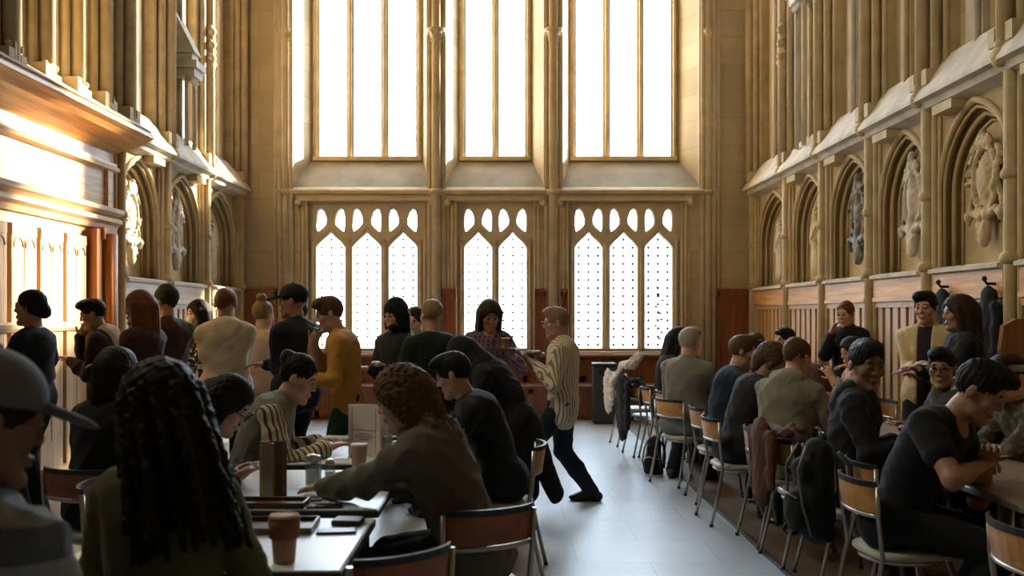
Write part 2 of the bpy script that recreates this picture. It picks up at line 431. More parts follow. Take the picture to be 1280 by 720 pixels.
    # head
    headp = [he((0, -.014, .03), (.074, .094, .090), .02), he((0, .018, -.035), (.058, .068, .083), .03), hc((-.034, .03, -.075), (0, .066, -.098), .026, .021, .02),
             hc((.034, .03, -.075), (0, .066, -.098), .026, .021, .02), hc((-.034, .073, .028), (.034, .073, .028), .0125, k=.012),
             he((-.04, .058, -.022), (.022, .02, .022), .02), he((.04, .058, -.022), (.022, .02, .022), .02)]
    nose = [hc((0, .084, .016), (0, .100, -.020), .0075, .0105, .008), he((-.012, .090, -.024), (.008, .01, .007), .006), he((.012, .090, -.024), (.008, .01, .007), .006),
            he((0, .089, -.056), (.023, .010, .0062), .005), he((0, .087, -.068), (.019, .011, .0065), .005), he((0, .077, -.100), (.02, .018, .016), .012)]
    ears = [he((s*.077, -.012, -.008), (.007, .018, .030), .006) for s in (-1, 1)]
    sockets = [he((s*.031, .097, .010), (.019, .014, .0105), .008) for s in (-1, 1)]
    eyes = [he((s*.031, .0775, .010), (.0125, .0125, .0125), .003) for s in (-1, 1)]
    # ---- clothes: implicit fields first (they also tell which skin is hidden)
    hid = []
    def part(name, prims, off, mat, h=None, warp=None, clip=None, k=None, holes=(), hide=True, par=None):
        los, his = zip(*[bounds(p) for p in prims]); f = Field(np.min(los, 0)-off-.02, np.max(his, 0)+off+.02, h or vx)
        for p in prims: f.put(p, off, k)
        if warp is not None: f.warp(warp)
        for c in holes: f.put(c, 0., None, 'd')
        if clip is not None: f.clip(clip)
        for c in cuts: f.put(c, 0., .004, 'd')
        if hide: hid.append((f.lo, f.h, f.d.copy()))
        v, qd = f.extract()
        if len(qd): return link_mesh(name, mesh_np(name, v, qd), mat, par or root)
    tp = dict(kind='sweater', c=(.05, .05, .055)); tp.update(top or {})
    kind = tp['kind']; off = {'tee': .009, 'shirt': .011, 'sweater': .013, 'jacket': .019, 'coat': .020, 'dress': .014, 'tank': .006}[kind]
    tm = cloth('cloth_%d_top' % NP if tp.get('pat') else 'cloth_%.3f_%.3f_%.3f' % tp['c'], tp['c'], tp.get('pat'), tp.get('c2'), tp.get('ps', 40.))
    lgd = dict(kind='trousers', c=(.018, .019, .024)); lgd.update(legs or {})
    lm = cloth('cloth_%.3f_%.3f_%.3f' % lgd['c'], lgd['c'])
    full = kind in ('sweater', 'jacket', 'coat', 'shirt', 'dress')
    sl = []
    for s, (S, E, W, hd) in arms.items():
        if kind == 'tank': continue
        if full:
            rl = 1.0; cuff = E*.06+W*.94
            if tp.get('rolled'): cuff = E*.6+W*.4
            sl += [cap(S, E, .055*bw, .043*bw, .03), cap(E, E*.5+cuff*.5, .044*bw, .042*bw, .02), cap(E*.5+cuff*.5, cuff, .042*bw, .033*sc, .02)]
        else: sl += [cap(S, S*.46+E*.54, .062*bw, .064*bw, .03)]
    tors = list(torso)
    hem = tp.get('hem', .10 if kind in ('jacket', 'shirt') else .03)*sc
    if not sit: tors.append(cap(P-F1[0]*.065*bw-V(0, 0, hem-.06), P+F1[0]*.065*bw-V(0, 0, hem-.06), .114*bw, k=.05, flat=(F1[1], .92)))
    else: tors.append(cap(P-F1[0]*.066*bw-V(0, .03, .01), P+F1[0]*.066*bw-V(0, .03, .01), .122*bw, k=.05))
    if kind in ('coat', 'dress'):
        hz2 = tp.get('to', .35)
        for s, (J, K, A) in lg.items():
            if sit: tors.append(cap(J, K, .10*bw, .085*bw, .06))
            else:
                T = A+(J-A)*((hz2-A[2])/max(J[2]-A[2], .1)); tors.append(cap(J, T, .115*bw, tp.get('flare', .15)*sc, .08))
        for tl in tp.get('tails', ()): tors.append(cap(V(*tl[0]), V(*tl[1]), tl[2], tl[3], .06, (V(0, 1, 0), .8)))
    colr = [cap(c7-u3*.02*sc-F3[1]*.01*sc, c7+u3*.018*sc, .07*sc, .066*sc, .02)] if kind in ('jacket', 'coat', 'shirt') else [cap(c7-u3*.03*sc, c7+u3*.004*sc, .066*sc, .062*sc, .02)]
    if kind in ('tee', 'tank'): colr = []
    holes = []
    if tp.get('open'):
        w = tp['open']; holes = [bxp(che-u2*.10*sc+F2[1]*.16*sc, (w, .12, .40), F2, k=.02), cap(c7+F3[1]*.05*sc-u3*.02*sc, c7+F3[1]*.14*sc-u3*.10*sc, .05*sc, .03*sc, .02)]
    elif kind in ('tee', 'shirt', 'tank'): holes = [ell(c7+F3[1]*.055*sc+u3*.02*sc, np.array((.062, .05, .052))*sc, F3, .01)]
    amp = tp.get('amp', {'tee': .004, 'tank': .002, 'sweater': .005, 'shirt': .006, 'jacket': .008, 'coat': .007, 'dress': .006}[kind])
    garment = part({'tee': 't_shirt', 'tank': 'vest_top'}.get(kind, kind), tors+([] if tp.get('sleeve') else sl)+colr, off, tm, warp=fold(seed, amp), holes=holes)
    if tp.get('sleeve'):
        for i in (0, 3): part('sleeve', sl[i:i+3], off+.004, tp['sleeve'], warp=fold(seed+3, amp), par=garment)
    if shirt: part('shirt', torso+[cap(c7-u3*.03*sc, c7+u3*.01*sc, .064*sc, .06*sc, .02)], .003, cloth('cloth_%.3f_%.3f_%.3f' % shirt, shirt))
    if tp.get('hood'):
        hb = c7-F3[1]*.055*sc+u3*.012*sc
        hd_ = [ell(hb, (.125*sc, .085*sc, .075*sc), F3, .03), cap(c7-F3[0]*.085*sc+F3[1]*.01*sc, hb-F3[0]*.07*sc, .038*sc, .05*sc, .03), cap(c7+F3[0]*.085*sc+F3[1]*.01*sc, hb+F3[0]*.07*sc, .038*sc, .05*sc, .03),
               ell(hb-u3*.07*sc-F3[1]*.04*sc, (.11*sc, .065*sc, .09*sc), F3, .04)]
        hm = tp.get('hoodmat') or tm; part('hood', hd_, .006, hm, warp=fold(seed+5, .012 if tp.get('fur') else .006, 3.5 if tp.get('fur') else 1.), par=garment)
    if lgd['kind'] != 'none':
        tr = [torso[0]]
        for s, (J, K, A) in lg.items():
            tr += [cap(J, K, .092*bw, .066*bw, .04), cap(K, K*.55+A*.45, .066*bw, .064*bw, .02), cap(K*.55+A*.45, A-V(0, 0, .012), .064*bw, .058*sc, .02)]
        part(lgd['kind'], tr, .008, lm, warp=fold(seed+9, .005))
    for s, (sp, A, fd, up) in shoe.items():
        A0 = A+up*.03*sc
        shp = sp[1:]+[cap(A-up*.02*sc, A-fd*.04*sc-up*.045*sc, .042*sc, .038*sc, .02)]
        n0, c0 = up, A-up*.085*sc
        part('shoe', shp, .008, plain('shoe_%.2f_%.2f_%.2f' % shoes, shoes, .45), h=vx*.9, clip=lambda x, y, z, n0=n0, c0=c0: -((x-c0[0])*n0[0]+(y-c0[1])*n0[1]+(z-c0[2])*n0[2]))
    # ---- body: one continuous surface
    allp = torso+neck+armp+legp+headp+hands
    los, his = zip(*[bounds(p) for p in allp]); f = Field(np.min(los, 0)-.03, np.max(his, 0)+.03, vx)
    for p in torso+legp+armp+neck+headp: f.put(p)
    for p in hands: f.put(p)
    for p in sockets: f.put(p, op='d')
    for p in eyes+nose+ears: f.put(p)
    for c in cuts: f.put(c, 0., .004, 'd')
    v, qd = f.extract(); deep = lookup(hid, v) < -.9*vx
    v, qd = cluster(v, qd, deep, vx*3.2)
    fc = v[qd].mean(1); t = ((fc-Hc) @ HM.T)/q; mi = np.zeros(len(qd), int)
    def inside(c, r): return (((t-np.array(c))/np.array(r))**2).sum(1) < 1
    gx = max(1, vx/.0065)
    mi[inside((0, .094, -.062), (.026*min(gx, 1.2), .018, .0105*gx**.5))] = 1
    for s in (-1, 1):
        if vx < .0072:
            mi[inside((s*.031, .092, .010), (.0150, .012, .0058))] = 2; mi[inside((s*.031, .094, .009), (.0075, .012, .0070))] = 3
        else: mi[inside((s*.031, .092, .009), (.016*gx**.5, .014, .0062*gx))] = 3
        mi[inside((s*.032, .088, .0335), (.021, .016, .0045*gx**.7))] = 4
    ms = [skin(sk), plain('lips_'+sk, tuple(np.array(SKINS[sk])*np.array((.85, .66, .66))), .45), plain('eye_white', (.55, .52, .48), .3), plain('iris_dark', (.02, .014, .01), .2), hairmat(hair[1] if hair[1] in HAIRS else 'black')]
    link_mesh('body', mesh_np('body', v, qd, midx=mi), ms, root)
    # ---- hair
    st, hcx = hair[:2]; r0 = random.Random(seed)
    face_cut = [he((0, .112, -.040), (.067, .080, .112), .014)]
    skull = he((0, -.017, .034), (.080, .099, .0945), .02)
    def wav(x, y, z): 
        t0 = (x-Hc[0])*hR[0]+(y-Hc[1])*hR[1]+(z-Hc[2])*hR[2]; t1 = (x-Hc[0])*hF[0]+(y-Hc[1])*hF[1]+(z-Hc[2])*hF[2]
        return (.0016*np.sin(330*t0+90*t1)+.0014*np.sin(230*t1-110*t0)+.003*np.sin(34*t0+21*t1+seed)).astype(np.float32)
    def curl_w(x, y, z): return (.006*np.sin(95*x+2*np.sin(70*y))*np.sin(105*y+1.5*np.sin(80*z))*np.sin(90*z+1.)+.003*np.sin(210*x)*np.sin(190*z+60*y)).astype(np.float32)
    hh = []; w = wav; cut = list(face_cut); ofs = 0.
    def zclip(zc, tilt=.35):  # keep hair above a tilted plane through the head
        return lambda x, y, z: -(((x-Hc[0])*hU[0]+(y-Hc[1])*hU[1]+(z-Hc[2])*hU[2])/q-zc+tilt*((x-Hc[0])*hF[0]+(y-Hc[1])*hF[1]+(z-Hc[2])*hF[2])/q*-1)
    clip = None
    if st == 'short': hh = [skull, he((.012*(1 if seed % 2 else -1), .04, .100), (.060, .052, .032), .03), he((.03*(1 if seed % 2 else -1), .075, .088), (.035, .028, .022), .025)]; clip = zclip(-.022, .55)
    elif st == 'cropped': hh = [he((0, -.016, .034), (.0785, .098, .090), .02)]; clip = zclip(-.022, .6)
    elif st == 'curlyshort': hh = [he((0, -.012, .046), (.092, .104, .096), .02)]; w = curl_w; clip = zclip(-.03, .5)
    elif st == 'tousled': hh = [he((0, -.014, .042), (.092, .108, .096), .02), hc((-.07, .01, .0), (-.072, -.01, -.05), .026, .018, .03), hc((.07, .01, 0), (.072, -.01, -.05), .026, .018, .03), hc((0, -.085, -.02), (0, -.08, -.08), .05, .035, .04)]; w = curl_w
    elif st == 'wavy':
        hh = [he((0, -.018, .042), (.094, .112, .100), .02), hc((0, -.085, 0), (0, -.105, -.13), .070, .052, .04)]
        for s in (-1, 1): hh += [hc((s*.072, .015, .02), (s*.080, -.015, -.06), .030, .028, .03), hc((s*.062, -.05, .0), (s*.072, -.06, -.12), .042, .032, .04)]
        w = lambda x, y, z: wav(x, y, z)+1.1*curl_w(x, y, z)
    elif st in ('bob', 'long', 'mane'):
        dn = {'bob': -.13, 'long': -.30, 'mane': -.20}[st]; fat = 1.25 if st == 'mane' else 1.
        hh = [he((0, -.014, .038), (.088*fat, .106, .098), .02)]
        for s in (-1, 1):
            hh += [hc((s*.074, .02, .03), (s*.082*fat, .018, dn*.72), .026*fat, .022*fat, .03), hc((s*.06, -.045, .0), (s*.074*fat, -.05, dn), .045*fat, .03*fat, .04)]
        hh += [hc((0, -.085, 0), (0, -.09-.02*(fat > 1), dn), .062*fat, .045*fat, .04)]
        if st == 'mane': w = lambda x, y, z: wav(x, y, z)+1.3*curl_w(x, y, z)
    elif st == 'bun': hh = [skull, he((0, -.105, .075), (.042, .04, .042), .02)]; clip = zclip(-.05, .45)
    elif st == 'nape': hh = [skull, he((0, -.092, -.025), (.045, .042, .045), .03), hc((-.06, -.03, -.01), (0, -.09, -.04), .03, k=.03), hc((.06, -.03, -.01), (0, -.09, -.04), .03, k=.03)]
    elif st == 'topbun': hh = [skull, he((0, -.04, .15), (.045, .045, .04), .02)]; clip = zclip(-.05, .45)
    elif st == 'ponytail':
        hh = [skull, hc((0, -.10, .06), (0, -.15, .0), .03, .034, .03), hc((0, -.15, .0), (0, -.145, -.15), .034, .018, .03)]; 
    elif st == 'locs':
        hh = [he((0, -.012, .05), (.10, .112, .10), .02)]; rr = random.Random(5)
        for i in range(74):
            an = rr.uniform(.62*PI, 2.38*PI) if i % 4 else rr.uniform(PI*.9, PI*2.1); rx = .085+rr.uniform(-.012, .018); x0, y0 = rx*math.cos(an), rx*1.1*math.sin(an)-.015
            L = rr.uniform(.24, .40); o = 1+rr.uniform(.02, .28); p0 = (x0, y0, rr.uniform(.02, .06)); p1 = (x0*o, y0*o-.05, -.14); p2 = (x0*o*1.08+rr.uniform(-.02, .02), y0*o-.085+rr.uniform(-.02, .02), -.14-L*.6)
            hh += [hc(p0, p1, .017, .013, .006), hc(p1, p2, .013, .009, .006)]
        w = curl_w
    elif st in ('hijab', 'hoodup'):
        hh = [he((0, -.014, .034), (.092, .112, .106), .02), hc((0, -.05, -.02), (0, -.05, -.15), .085, .10, .05)]
        hh += [cap(c7-F3[0]*.05*sc, c7+F3[0]*.05*sc, .10*sc, k=.06), cap(c7+F3[1]*.04*sc, c7+F3[1]*.06*sc-u3*.08*sc, .085*sc, .06*sc, .05)]; w = fold(seed, .004, 1.5)
    if beard: headb = [he((0, .045, -.082), (.058, .052, .045), .02)]; part('beard', headb, 0, hairmat(hcx), h=vx*.85, warp=curl_w if beard == 'full' else wav, holes=[he((0, .10, -.062), (.022, .03, .010), .006), he((0, .06, -.02), (.05, .09, .03), .01)], hide=False)
    if hh:
        if st in ('hijab', 'hoodup'): part('headscarf' if st == 'hijab' else 'hood', hh, 0, tm if hair[1] == 'top' else cloth('scarf_%d' % NP, hair[2] if len(hair) > 2 else (.02, .02, .022)), warp=w, holes=[he((0, .10, -.03), (.058, .07, .088), .012)], hide=False)
        else: part('hair', hh, ofs, hairmat(hcx), h=vx*.9, warp=w, clip=clip, holes=cut, hide=False)
    # ---- hats, glasses, masks
    if hat:
        kd, hcol = hat[0], hat[1]; hmat = cloth('cloth_%.3f_%.3f_%.3f' % hcol, hcol)
        if kd == 'headband':
            c0, c1 = zclip(.036, .25), zclip(.072, .25); part('headband', [he((0, -.014, .044), (.0885, .107, .094), .02)], 0, hmat, clip=lambda x, y, z: np.maximum(c0(x, y, z), -c1(x, y, z)), hide=False)
        elif kd == 'beanie': part('beanie', [he((0, -.014, .052), (.091, .109, .094), .02), he((0, -.016, .125), (.05, .055, .03), .03)], 0, hmat, warp=lambda x, y, z: .0015*np.sin(300*x)*np.ones_like(z), clip=zclip(.028, .12), hide=False)
        else:
            b = -1 if kd == 'capback' else 1
            co = part('cap', [he((0, -.012, .046), (.090, .108, .090), .02)], 0, hmat, clip=zclip(.030, .05), hide=False)
            part('cap_peak', [ell(hp(0, b*.125, .036), np.array((.074, .078, .009))*q, np.array([hR, nrm(hF-hU*.22*b), nrm(hU+hF*.22*b)]), .01)], 0, hmat, clip=None, hide=False, h=min(vx, .007), par=co)
            part('cap_button', [he((0, -.012, .137), (.009, .009, .006))], 0, hmat, h=.004, hide=False, par=co)
    if glasses:
        m = MB()
        for s in (-1, 1):
            m.tube([hp(s*.032+.023*math.cos(i*PI/8), .107, .008+.018*math.sin(i*PI/8)) for i in range(16)], .0028*q, 6, closed=True)
            m.tube([hp(s*.055, .106, .012), hp(s*.079, .06, .012), hp(s*.082, -.02, .006)], .0024*q, 6)
        m.tube([hp(-.009, .108, .013), hp(.009, .108, .013)], .0024*q, 6)
        m.build('glasses', plain('glasses_frame', (.015, .013, .012), .3), root)
    if mask: part('face_mask', [he((0, .074, -.05), (.052, .043, .045), .01)], 0, cloth('mask_pale', (.75, .72, .68)), warp=fold(3, .001, 3), hide=False)
    if apron: part('apron', [ell(wst+F1[1]*.09*sc-V(0, 0, .10), (.15*sc, .055*sc, .26*sc), F1, .02)], .0, cloth('apron_%d' % NP, apron), warp=fold(seed+2, .006), hide=False)
    return root, dict(hp=hp, arms=arms, c7=c7, che=che, P=P, F=F3, F2=F2, Hc=Hc, root=root, lg=lg)
def world_of(root, p):
    a = root.rotation_euler.z; return (root.location.x+p[0]*math.cos(a)-p[1]*math.sin(a), root.location.y+p[0]*math.sin(a)+p[1]*math.cos(a), root.location.z+p[2])
# ---------------------------------------------------------------- the hall
def stone(name, rgb, bw=1.1, bh=.42, axis='xz', var=.16, joint=.72):
    """coursed ashlar: faint block joints, tooled grain and blotches"""
    if name in MATS: return MATS[name]
    m, nt, b, o = nt_new(name)
    tc = nt.nodes.new('ShaderNodeTexCoord'); sp = nt.nodes.new('ShaderNodeSeparateXYZ'); cb = nt.nodes.new('ShaderNodeCombineXYZ')
    nt.links.new(tc.outputs['Object'], sp.inputs[0])
    nt.links.new(sp.outputs['XYZ'.index(axis[0].upper())], cb.inputs[0]); nt.links.new(sp.outputs['XYZ'.index(axis[1].upper())], cb.inputs[1])
    br = nt.nodes.new('ShaderNodeTexBrick'); br.inputs['Scale'].default_value = 1; br.inputs['Brick Width'].default_value = bw; br.inputs['Row Height'].default_value = bh
    br.inputs['Mortar Size'].default_value = .006; br.inputs['Mortar Smooth'].default_value = .3; br.inputs['Bias'].default_value = 0
    br.inputs['Color1'].default_value = (1, 1, 1, 1); br.inputs['Color2'].default_value = (.86, .84, .80, 1); br.inputs['Mortar'].default_value = (joint, joint*.95, joint*.88, 1)
    nt.links.new(cb.outputs[0], br.inputs['Vector'])
    c = coord(nt); n1 = noise(nt, c, 1.3, 5); n2 = noise(nt, c, 22., 4)
    base = mixrgb(nt, ramp(nt, n1, [(.3, 0.), (.7, 1.)]), tuple(x*(1-var) for x in rgb), tuple(x*(1+var*.6) for x in rgb))
    base = mixrgb(nt, 1., base, br.outputs[0], 'MULTIPLY')
    base = mixrgb(nt, .35, base, mixrgb(nt, n2, (.75, .72, .68), (1, 1, 1)), 'MULTIPLY')
    nt.links.new(base, b.inputs['Base Color']); b.inputs['Roughness'].default_value = .85; b.inputs['Specular IOR Level'].default_value = .25
    bump(nt, b, n2, .25, .006); MATS[name] = m; return m
def wood(name, rgb, axis='Z', rough=.42, gs=1.):
    if name in MATS: return MATS[name]
    m, nt, b, o = nt_new(name)
    sc = {'Z': (9, 9, .55), 'X': (.55, 9, 9), 'Y': (9, .55, 9)}[axis]
    c = coord(nt, 'Object', sc); n = noise(nt, c, 2.4*gs, 6, .6); n2 = noise(nt, coord(nt), 1.1, 2)
    col = mixrgb(nt, ramp(nt, n, [(.32, 0.), (.68, 1.)]), tuple(x*.66 for x in rgb), tuple(min(1, x*1.22) for x in rgb))
    col = mixrgb(nt, .5, col, mixrgb(nt, n2, (.72, .70, .68), (1.08, 1.05, 1.0)), 'MULTIPLY')
    nt.links.new(col, b.inputs['Base Color']); b.inputs['Roughness'].default_value = rough; b.inputs['Specular IOR Level'].default_value = .4
    bump(nt, b, n, .12, .003); MATS[name] = m; return m
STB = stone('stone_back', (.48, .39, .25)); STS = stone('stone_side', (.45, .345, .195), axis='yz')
STM = plain('stone_moulding', (.48, .39, .25), .8, var=.14, vscale=5., spec=.25, bmp=.15)
STP = plain('stone_pale_ledge', (.66, .60, .51), .8, var=.12, vscale=4., spec=.25, bmp=.15)
STG = plain('stone_grey', (.47, .41, .32), .85, var=.16, vscale=3., spec=.2, bmp=.2)
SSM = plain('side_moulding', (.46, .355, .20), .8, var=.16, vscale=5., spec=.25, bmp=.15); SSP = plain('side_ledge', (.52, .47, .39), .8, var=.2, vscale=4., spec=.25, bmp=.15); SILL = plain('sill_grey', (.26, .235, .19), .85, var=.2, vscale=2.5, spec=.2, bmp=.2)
OAK = wood('oak_panel', (.55, .33, .15)); OAKX = wood('oak_rail', (.64, .34, .115), 'Y'); OAKD = wood('oak_dark', (.20, .075, .030)); OAKR = wood('oak_red', (.24, .075, .032))
OAKL = wood('oak_light', (.58, .38, .20)); OAKLY = wood('oak_light_rail', (.60, .40, .21), 'Y'); OAKDX = wood('oak_sill', (.33, .14, .05), 'X')
XL, XR, YB, ZC = -4.19, 3.91, 15.0, 9.6
def struct(name, mb, mat, parent=None): return mb.build(name, mat, parent, 'structure')
TRIM = [0]
def trim(mb, mat):
    TRIM[0] += 1; return struct('trim_%d' % TRIM[0], mb, mat)
# floor: grey stone flags on the aisle side, a metal strip, brown boards beside the wall tables
def floor_mat():
    m, nt, b, o = nt_new('floor_flags'); tc = nt.nodes.new('ShaderNodeTexCoord')
    br = nt.nodes.new('ShaderNodeTexBrick'); br.offset = .5; br.inputs['Scale'].default_value = 1; br.inputs['Brick Width'].default_value = .9; br.inputs['Row Height'].default_value = .6
    br.inputs['Mortar Size'].default_value = .004; br.inputs['Color1'].default_value = (.44, .49, .56, 1); br.inputs['Color2'].default_value = (.40, .445, .51, 1); br.inputs['Mortar'].default_value = (.32, .32, .33, 1)
    nt.links.new(tc.outputs['Object'], br.inputs['Vector']); n = noise(nt, coord(nt), 2.2, 6); n2 = noise(nt, coord(nt), 9, 4)
    col = mixrgb(nt, .6, br.outputs[0], mixrgb(nt, n, (.7, .7, .72), (1.1, 1.08, 1.05)), 'MULTIPLY'); nt.links.new(col, b.inputs['Base Color'])
    nt.links.new(ramp(nt, n2, [(.25, .30), (.8, .42)]), b.inputs['Roughness']); b.inputs['Specular IOR Level'].default_value = .8
    bump(nt, b, n2, .05, .004); return m
XS = 1.69
f = MB(); f.box((XL-.6, -5.5, -.2), (XS-.03, 16.2, 0)); struct('floor', f, floor_mat())
f = MB(); f.box((XS+.03, -5.5, -.2), (XR+.6, 16.2, 0)); struct('floor.001', f, wood('floor_boards', (.16, .105, .07), 'Y', .4, .7))
f = MB(); f.box((XS-.03, -5.5, -.2), (XS+.03, 16.2, .004)); f.box((XS-.012, -5.5, 0), (XS+.012, 16.2, .007)); trim(f, plain('floor_strip', (.14, .13, .12), .35, .6))
f = MB(); f.box((XL-.6, -5.5, ZC), (XR+.6, 16.2, ZC+.2))
for y in range(-4, 16, 3): f.box((XL-.4, y-.16, ZC-.4), (XR+.4, y+.16, ZC+.01))
struct('ceiling', f, wood('ceiling_oak', (.34, .22, .12), 'X', .6))
# back wall with three lower and three upper windows
LOW = [(-3.09, -1.28, 3), (-.76, .44, 2), (.98, 2.74, 3)]
UPF = [(-3.38, -1.17), (-.99, .63), (.86, 3.10)]; UPG = [(-3.12, -1.36), (-.74, .41), (1.05, 2.78)]
ZS, ZL, ZF, ZG, ZT = .97, 3.30, 3.49, 4.08, 8.6
w = MB(); xs = [XL-.6]
for a, b, n in LOW: xs += [a, b]
xs.append(XR+.6)
for i in range(0, len(xs), 2): w.box((xs[i], YB, 0), (xs[i+1], YB+.9, ZF-.06))
for a, b, n in LOW: w.box((a, YB, 0), (b, YB+.9, ZS)); w.box((a, YB, ZL), (b, YB+.9, ZF-.06))
w.box((XL-.6, YB, ZF-.06), (UPF[0][0], YB+.9, ZC)); w.box((UPF[2][1], YB, ZF-.06), (XR+.6, YB+.9, ZC))
for i in (0, 1):
    w.prism([(UPF[i][1], YB), (UPF[i+1][0], YB), (UPG[i+1][0], YB+.62), (UPG[i+1][0], YB+.9), (UPG[i][1], YB+.9), (UPG[i][1], YB+.62)], ZF-.06, ZC, 'z')
w.prism([(UPF[0][0], YB), (UPG[0][0], YB+.62), (UPG[0][0], YB+.9), (UPF[0][0], YB+.9)], ZF-.06, ZC, 'z')
w.prism([(UPF[2][1], YB), (UPF[2][1], YB+.9), (UPG[2][1], YB+.9), (UPG[2][1], YB+.62)], ZF-.06, ZC, 'z')
w.box((XL-.6, YB+.3, ZT), (XR+.6, YB+.9, ZC))
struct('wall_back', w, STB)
w = MB()
for (a, b) in UPF: w.prism([(YB-.01, ZF), (YB+.62, ZG), (YB+.9, ZG), (YB+.9, ZF-.07), (YB-.01, ZF-.07)], a, b, 'x')
trim(w, SILL)
def glassmat(name, tint, gl=.06):
    m, nt, b, o = nt_new(name); nt.nodes.remove(b)
    t = nt.nodes.new('ShaderNodeBsdfTransparent'); t.inputs[0].default_value = (*tint, 1)
    g = nt.nodes.new('ShaderNodeBsdfGlossy'); g.inputs['Roughness'].default_value = .05; mx = nt.nodes.new('ShaderNodeMixShader')
    n = noise(nt, coord(nt), 3.); mx.inputs[0].default_value = gl
    nt.links.new(t.outputs[0], mx.inputs[1]); nt.links.new(g.outputs[0], mx.inputs[2]); nt.links.new(mx.outputs[0], o.inputs[0]); return m
GLASS = glassmat('leaded_glass', (.95, .96, .97)); GLASSL = glassmat('quarry_glass', (.52, .54, .55)); LEAD = plain('lead_came', (.05, .05, .052), .5, .3); 
PANE = MB
def arch(w, z0, zs, za, n=9, x0=0., ogee=False):
    """half-width w outline: straight sides to zs then a pointed (or ogee) head to za"""
    L = []
    for i in range(n+1):
        t = i/n
        if ogee: x = w*(1-t)+w*.10*math.sin(2*PI*t); z = zs+(za-zs)*(t*.55+.45*t*t*(3-2*t)) if t < 1 else za
        else: th = t*PI/2*.86; x = w*(1-(1-math.cos(th))/(1-math.cos(PI/2*.86))); z = zs+(za-zs)*math.sin(th)/math.sin(PI/2*.86)
        L.append((x, z))
    return [(x0-w, z0)]+[(x0-x, z) for x, z in L]+[(x0+x, z) for x, z in L[-2::-1]]+[(x0+w, z0)]
def window(idx, a, b, n, kind):
    """idx: window number; pierced stone frame, lead lattice and panes under one Empty"""
    y = YB+.17 if kind == 'low' else YB+.66
    root = thing('window_%d' % idx, None, None, ((a+b)/2, y, 0), 0, None, 'structure')
    W = (b-a)/2; z0, z1 = (ZS, ZL) if kind == 'low' else (ZG-.02, ZT); lw = 2*W/n; holes = []; lights = []
    if kind == 'low':
        m_ = .055; iw = (2*W-2*m_)/n
        for i in range(n):
            c = -W+m_+iw*(i+.5); h = iw/2-.045; lights.append((c, h))
            holes.append(arch(h, z0+.035, 2.60, 2.88, 8, c, True))
            for s in (-1, 1):
                P = [(.94, 2.84), (.99, 2.95), (.99, 3.10), (.88, 3.20), (.64, 3.23), (.38, 3.17), (.22, 3.06), (.24, 2.97), (.38, 2.925), (.74, 2.85)]
                q = [(c+s*px*h, pz) for px, pz in P]; holes.append(q if s > 0 else q[::-1])
        outer = [(-W, z0), (W, z0), (W, z1), (-W, z1)]
        me = holes_mesh(outer, holes, .15, .012); fr = link_mesh('window_frame', me, STM, root)
        mu = MB()
        for i in range(n+1): mu.tube([(-W+m_+iw*i, -.10, z0), (-W+m_+iw*i, -.10, 2.72)], .026, 8); 
        for c, h in lights:                       # raised hood lines over each light
            o = arch(h+.03, 2.55, 2.60, 2.93, 8, c, True); mu.tube([(x, -.085, z) for x, z in o], .016, 6)
        mu.build('mullion', STM, root)
    else:
        m_ = .04; iw = (2*W-2*m_)/n
        for i in range(n):
            c = -W+m_+iw*(i+.5); h = iw/2-.05; lights.append((c, h)); holes.append([(c-h, z0+.05), (c+h, z0+.05), (c+h, z1-.5), (c, z1-.12), (c-h, z1-.5)])
        me = holes_mesh([(-W, z0), (W, z0), (W, z1), (-W, z1)], holes, .14, .012); fr = link_mesh('window_frame', me, STM, root)
        mu = MB()
        for i in range(n+1):
            x = -W+m_+iw*i; mu.tube([(x, -.09, z0), (x, -.09, z1-.3)], .03, 8)
            for k in range(18): mu.sph((x+.045*(1 if i < n else -1), -.05, z0+.3+k*.22), .016, 6)
        mu.box((-W, -.14, z0-.02), (W, 0, z0+.05)); mu.build('mullion', STM, root)
    g = MB(); g.box((-W+.02, .03, z0+.01), (W-.02, .038, z1-.02)); g.build('pane', GLASSL if kind == 'low' else GLASS, root)
    if kind == 'low':
        ld = MB()
        for c, h in lights:
            nz = 15; 
            for r in range(nz):
                z = z0+.10+r*.128
                for k in (-.66, 0, .66): ld.sph((c+k*h, .022, z), .020 if idx != 3 else .025, 6)
            for k in (-.66, 0, .66): ld.box((c+k*h-.003, .02, z0), (c+k*h+.003, .026, 2.88))
            for r in range(nz): ld.box((c-h, .02, z0+.098+r*.128), (c+h, .026, z0+.102+r*.128))
        if idx == 3:                               # a leaded scroll of leaves in the last light
            c, h = lights[2]; ld.tube([(c+.02+.035*math.sin(k*.55), .02, z0+.12+k*.045) for k in range(22)], .008, 6)
            for k in range(9): ld.sph((c+.02+.06*math.sin(k*2.3), .02, z0+.2+k*.10), (.03, .008, .018), 6)
        ld.build('lead_lattice', LEAD, root)
    return root
for i, (a, b, n) in enumerate(LOW): window(i+1, a, b, n, 'low')
for i, ((a, b), n) in enumerate(zip(UPG, (3, 2, 3))): window(i+4, a, b, n, 'up')
def capital(mb, x, y, z, r, M=None):
    mb.lathe([(r*1.0, z-.14), (r*1.25, z-.12), (r*1.05, z-.09), (r*1.5, z-.03), (r*1.9, z+.02), (r*1.9, z+.07), (r*1.2, z+.09)], 10, Matrix.Translation((x, y, 0)) if M is None else M)
    for k in range(6): mb.sph((x+r*1.5*math.cos(k*1.05), y+r*1.5*math.sin(k*1.05), z), r*.55, 6)
def ring(mb, x, y, z, r): mb.lathe([(r, z-.05), (r*1.5, z-.03), (r*1.6, z), (r*1.4, z+.03), (r, z+.05)], 10, Matrix.Translation((x, y, 0)))
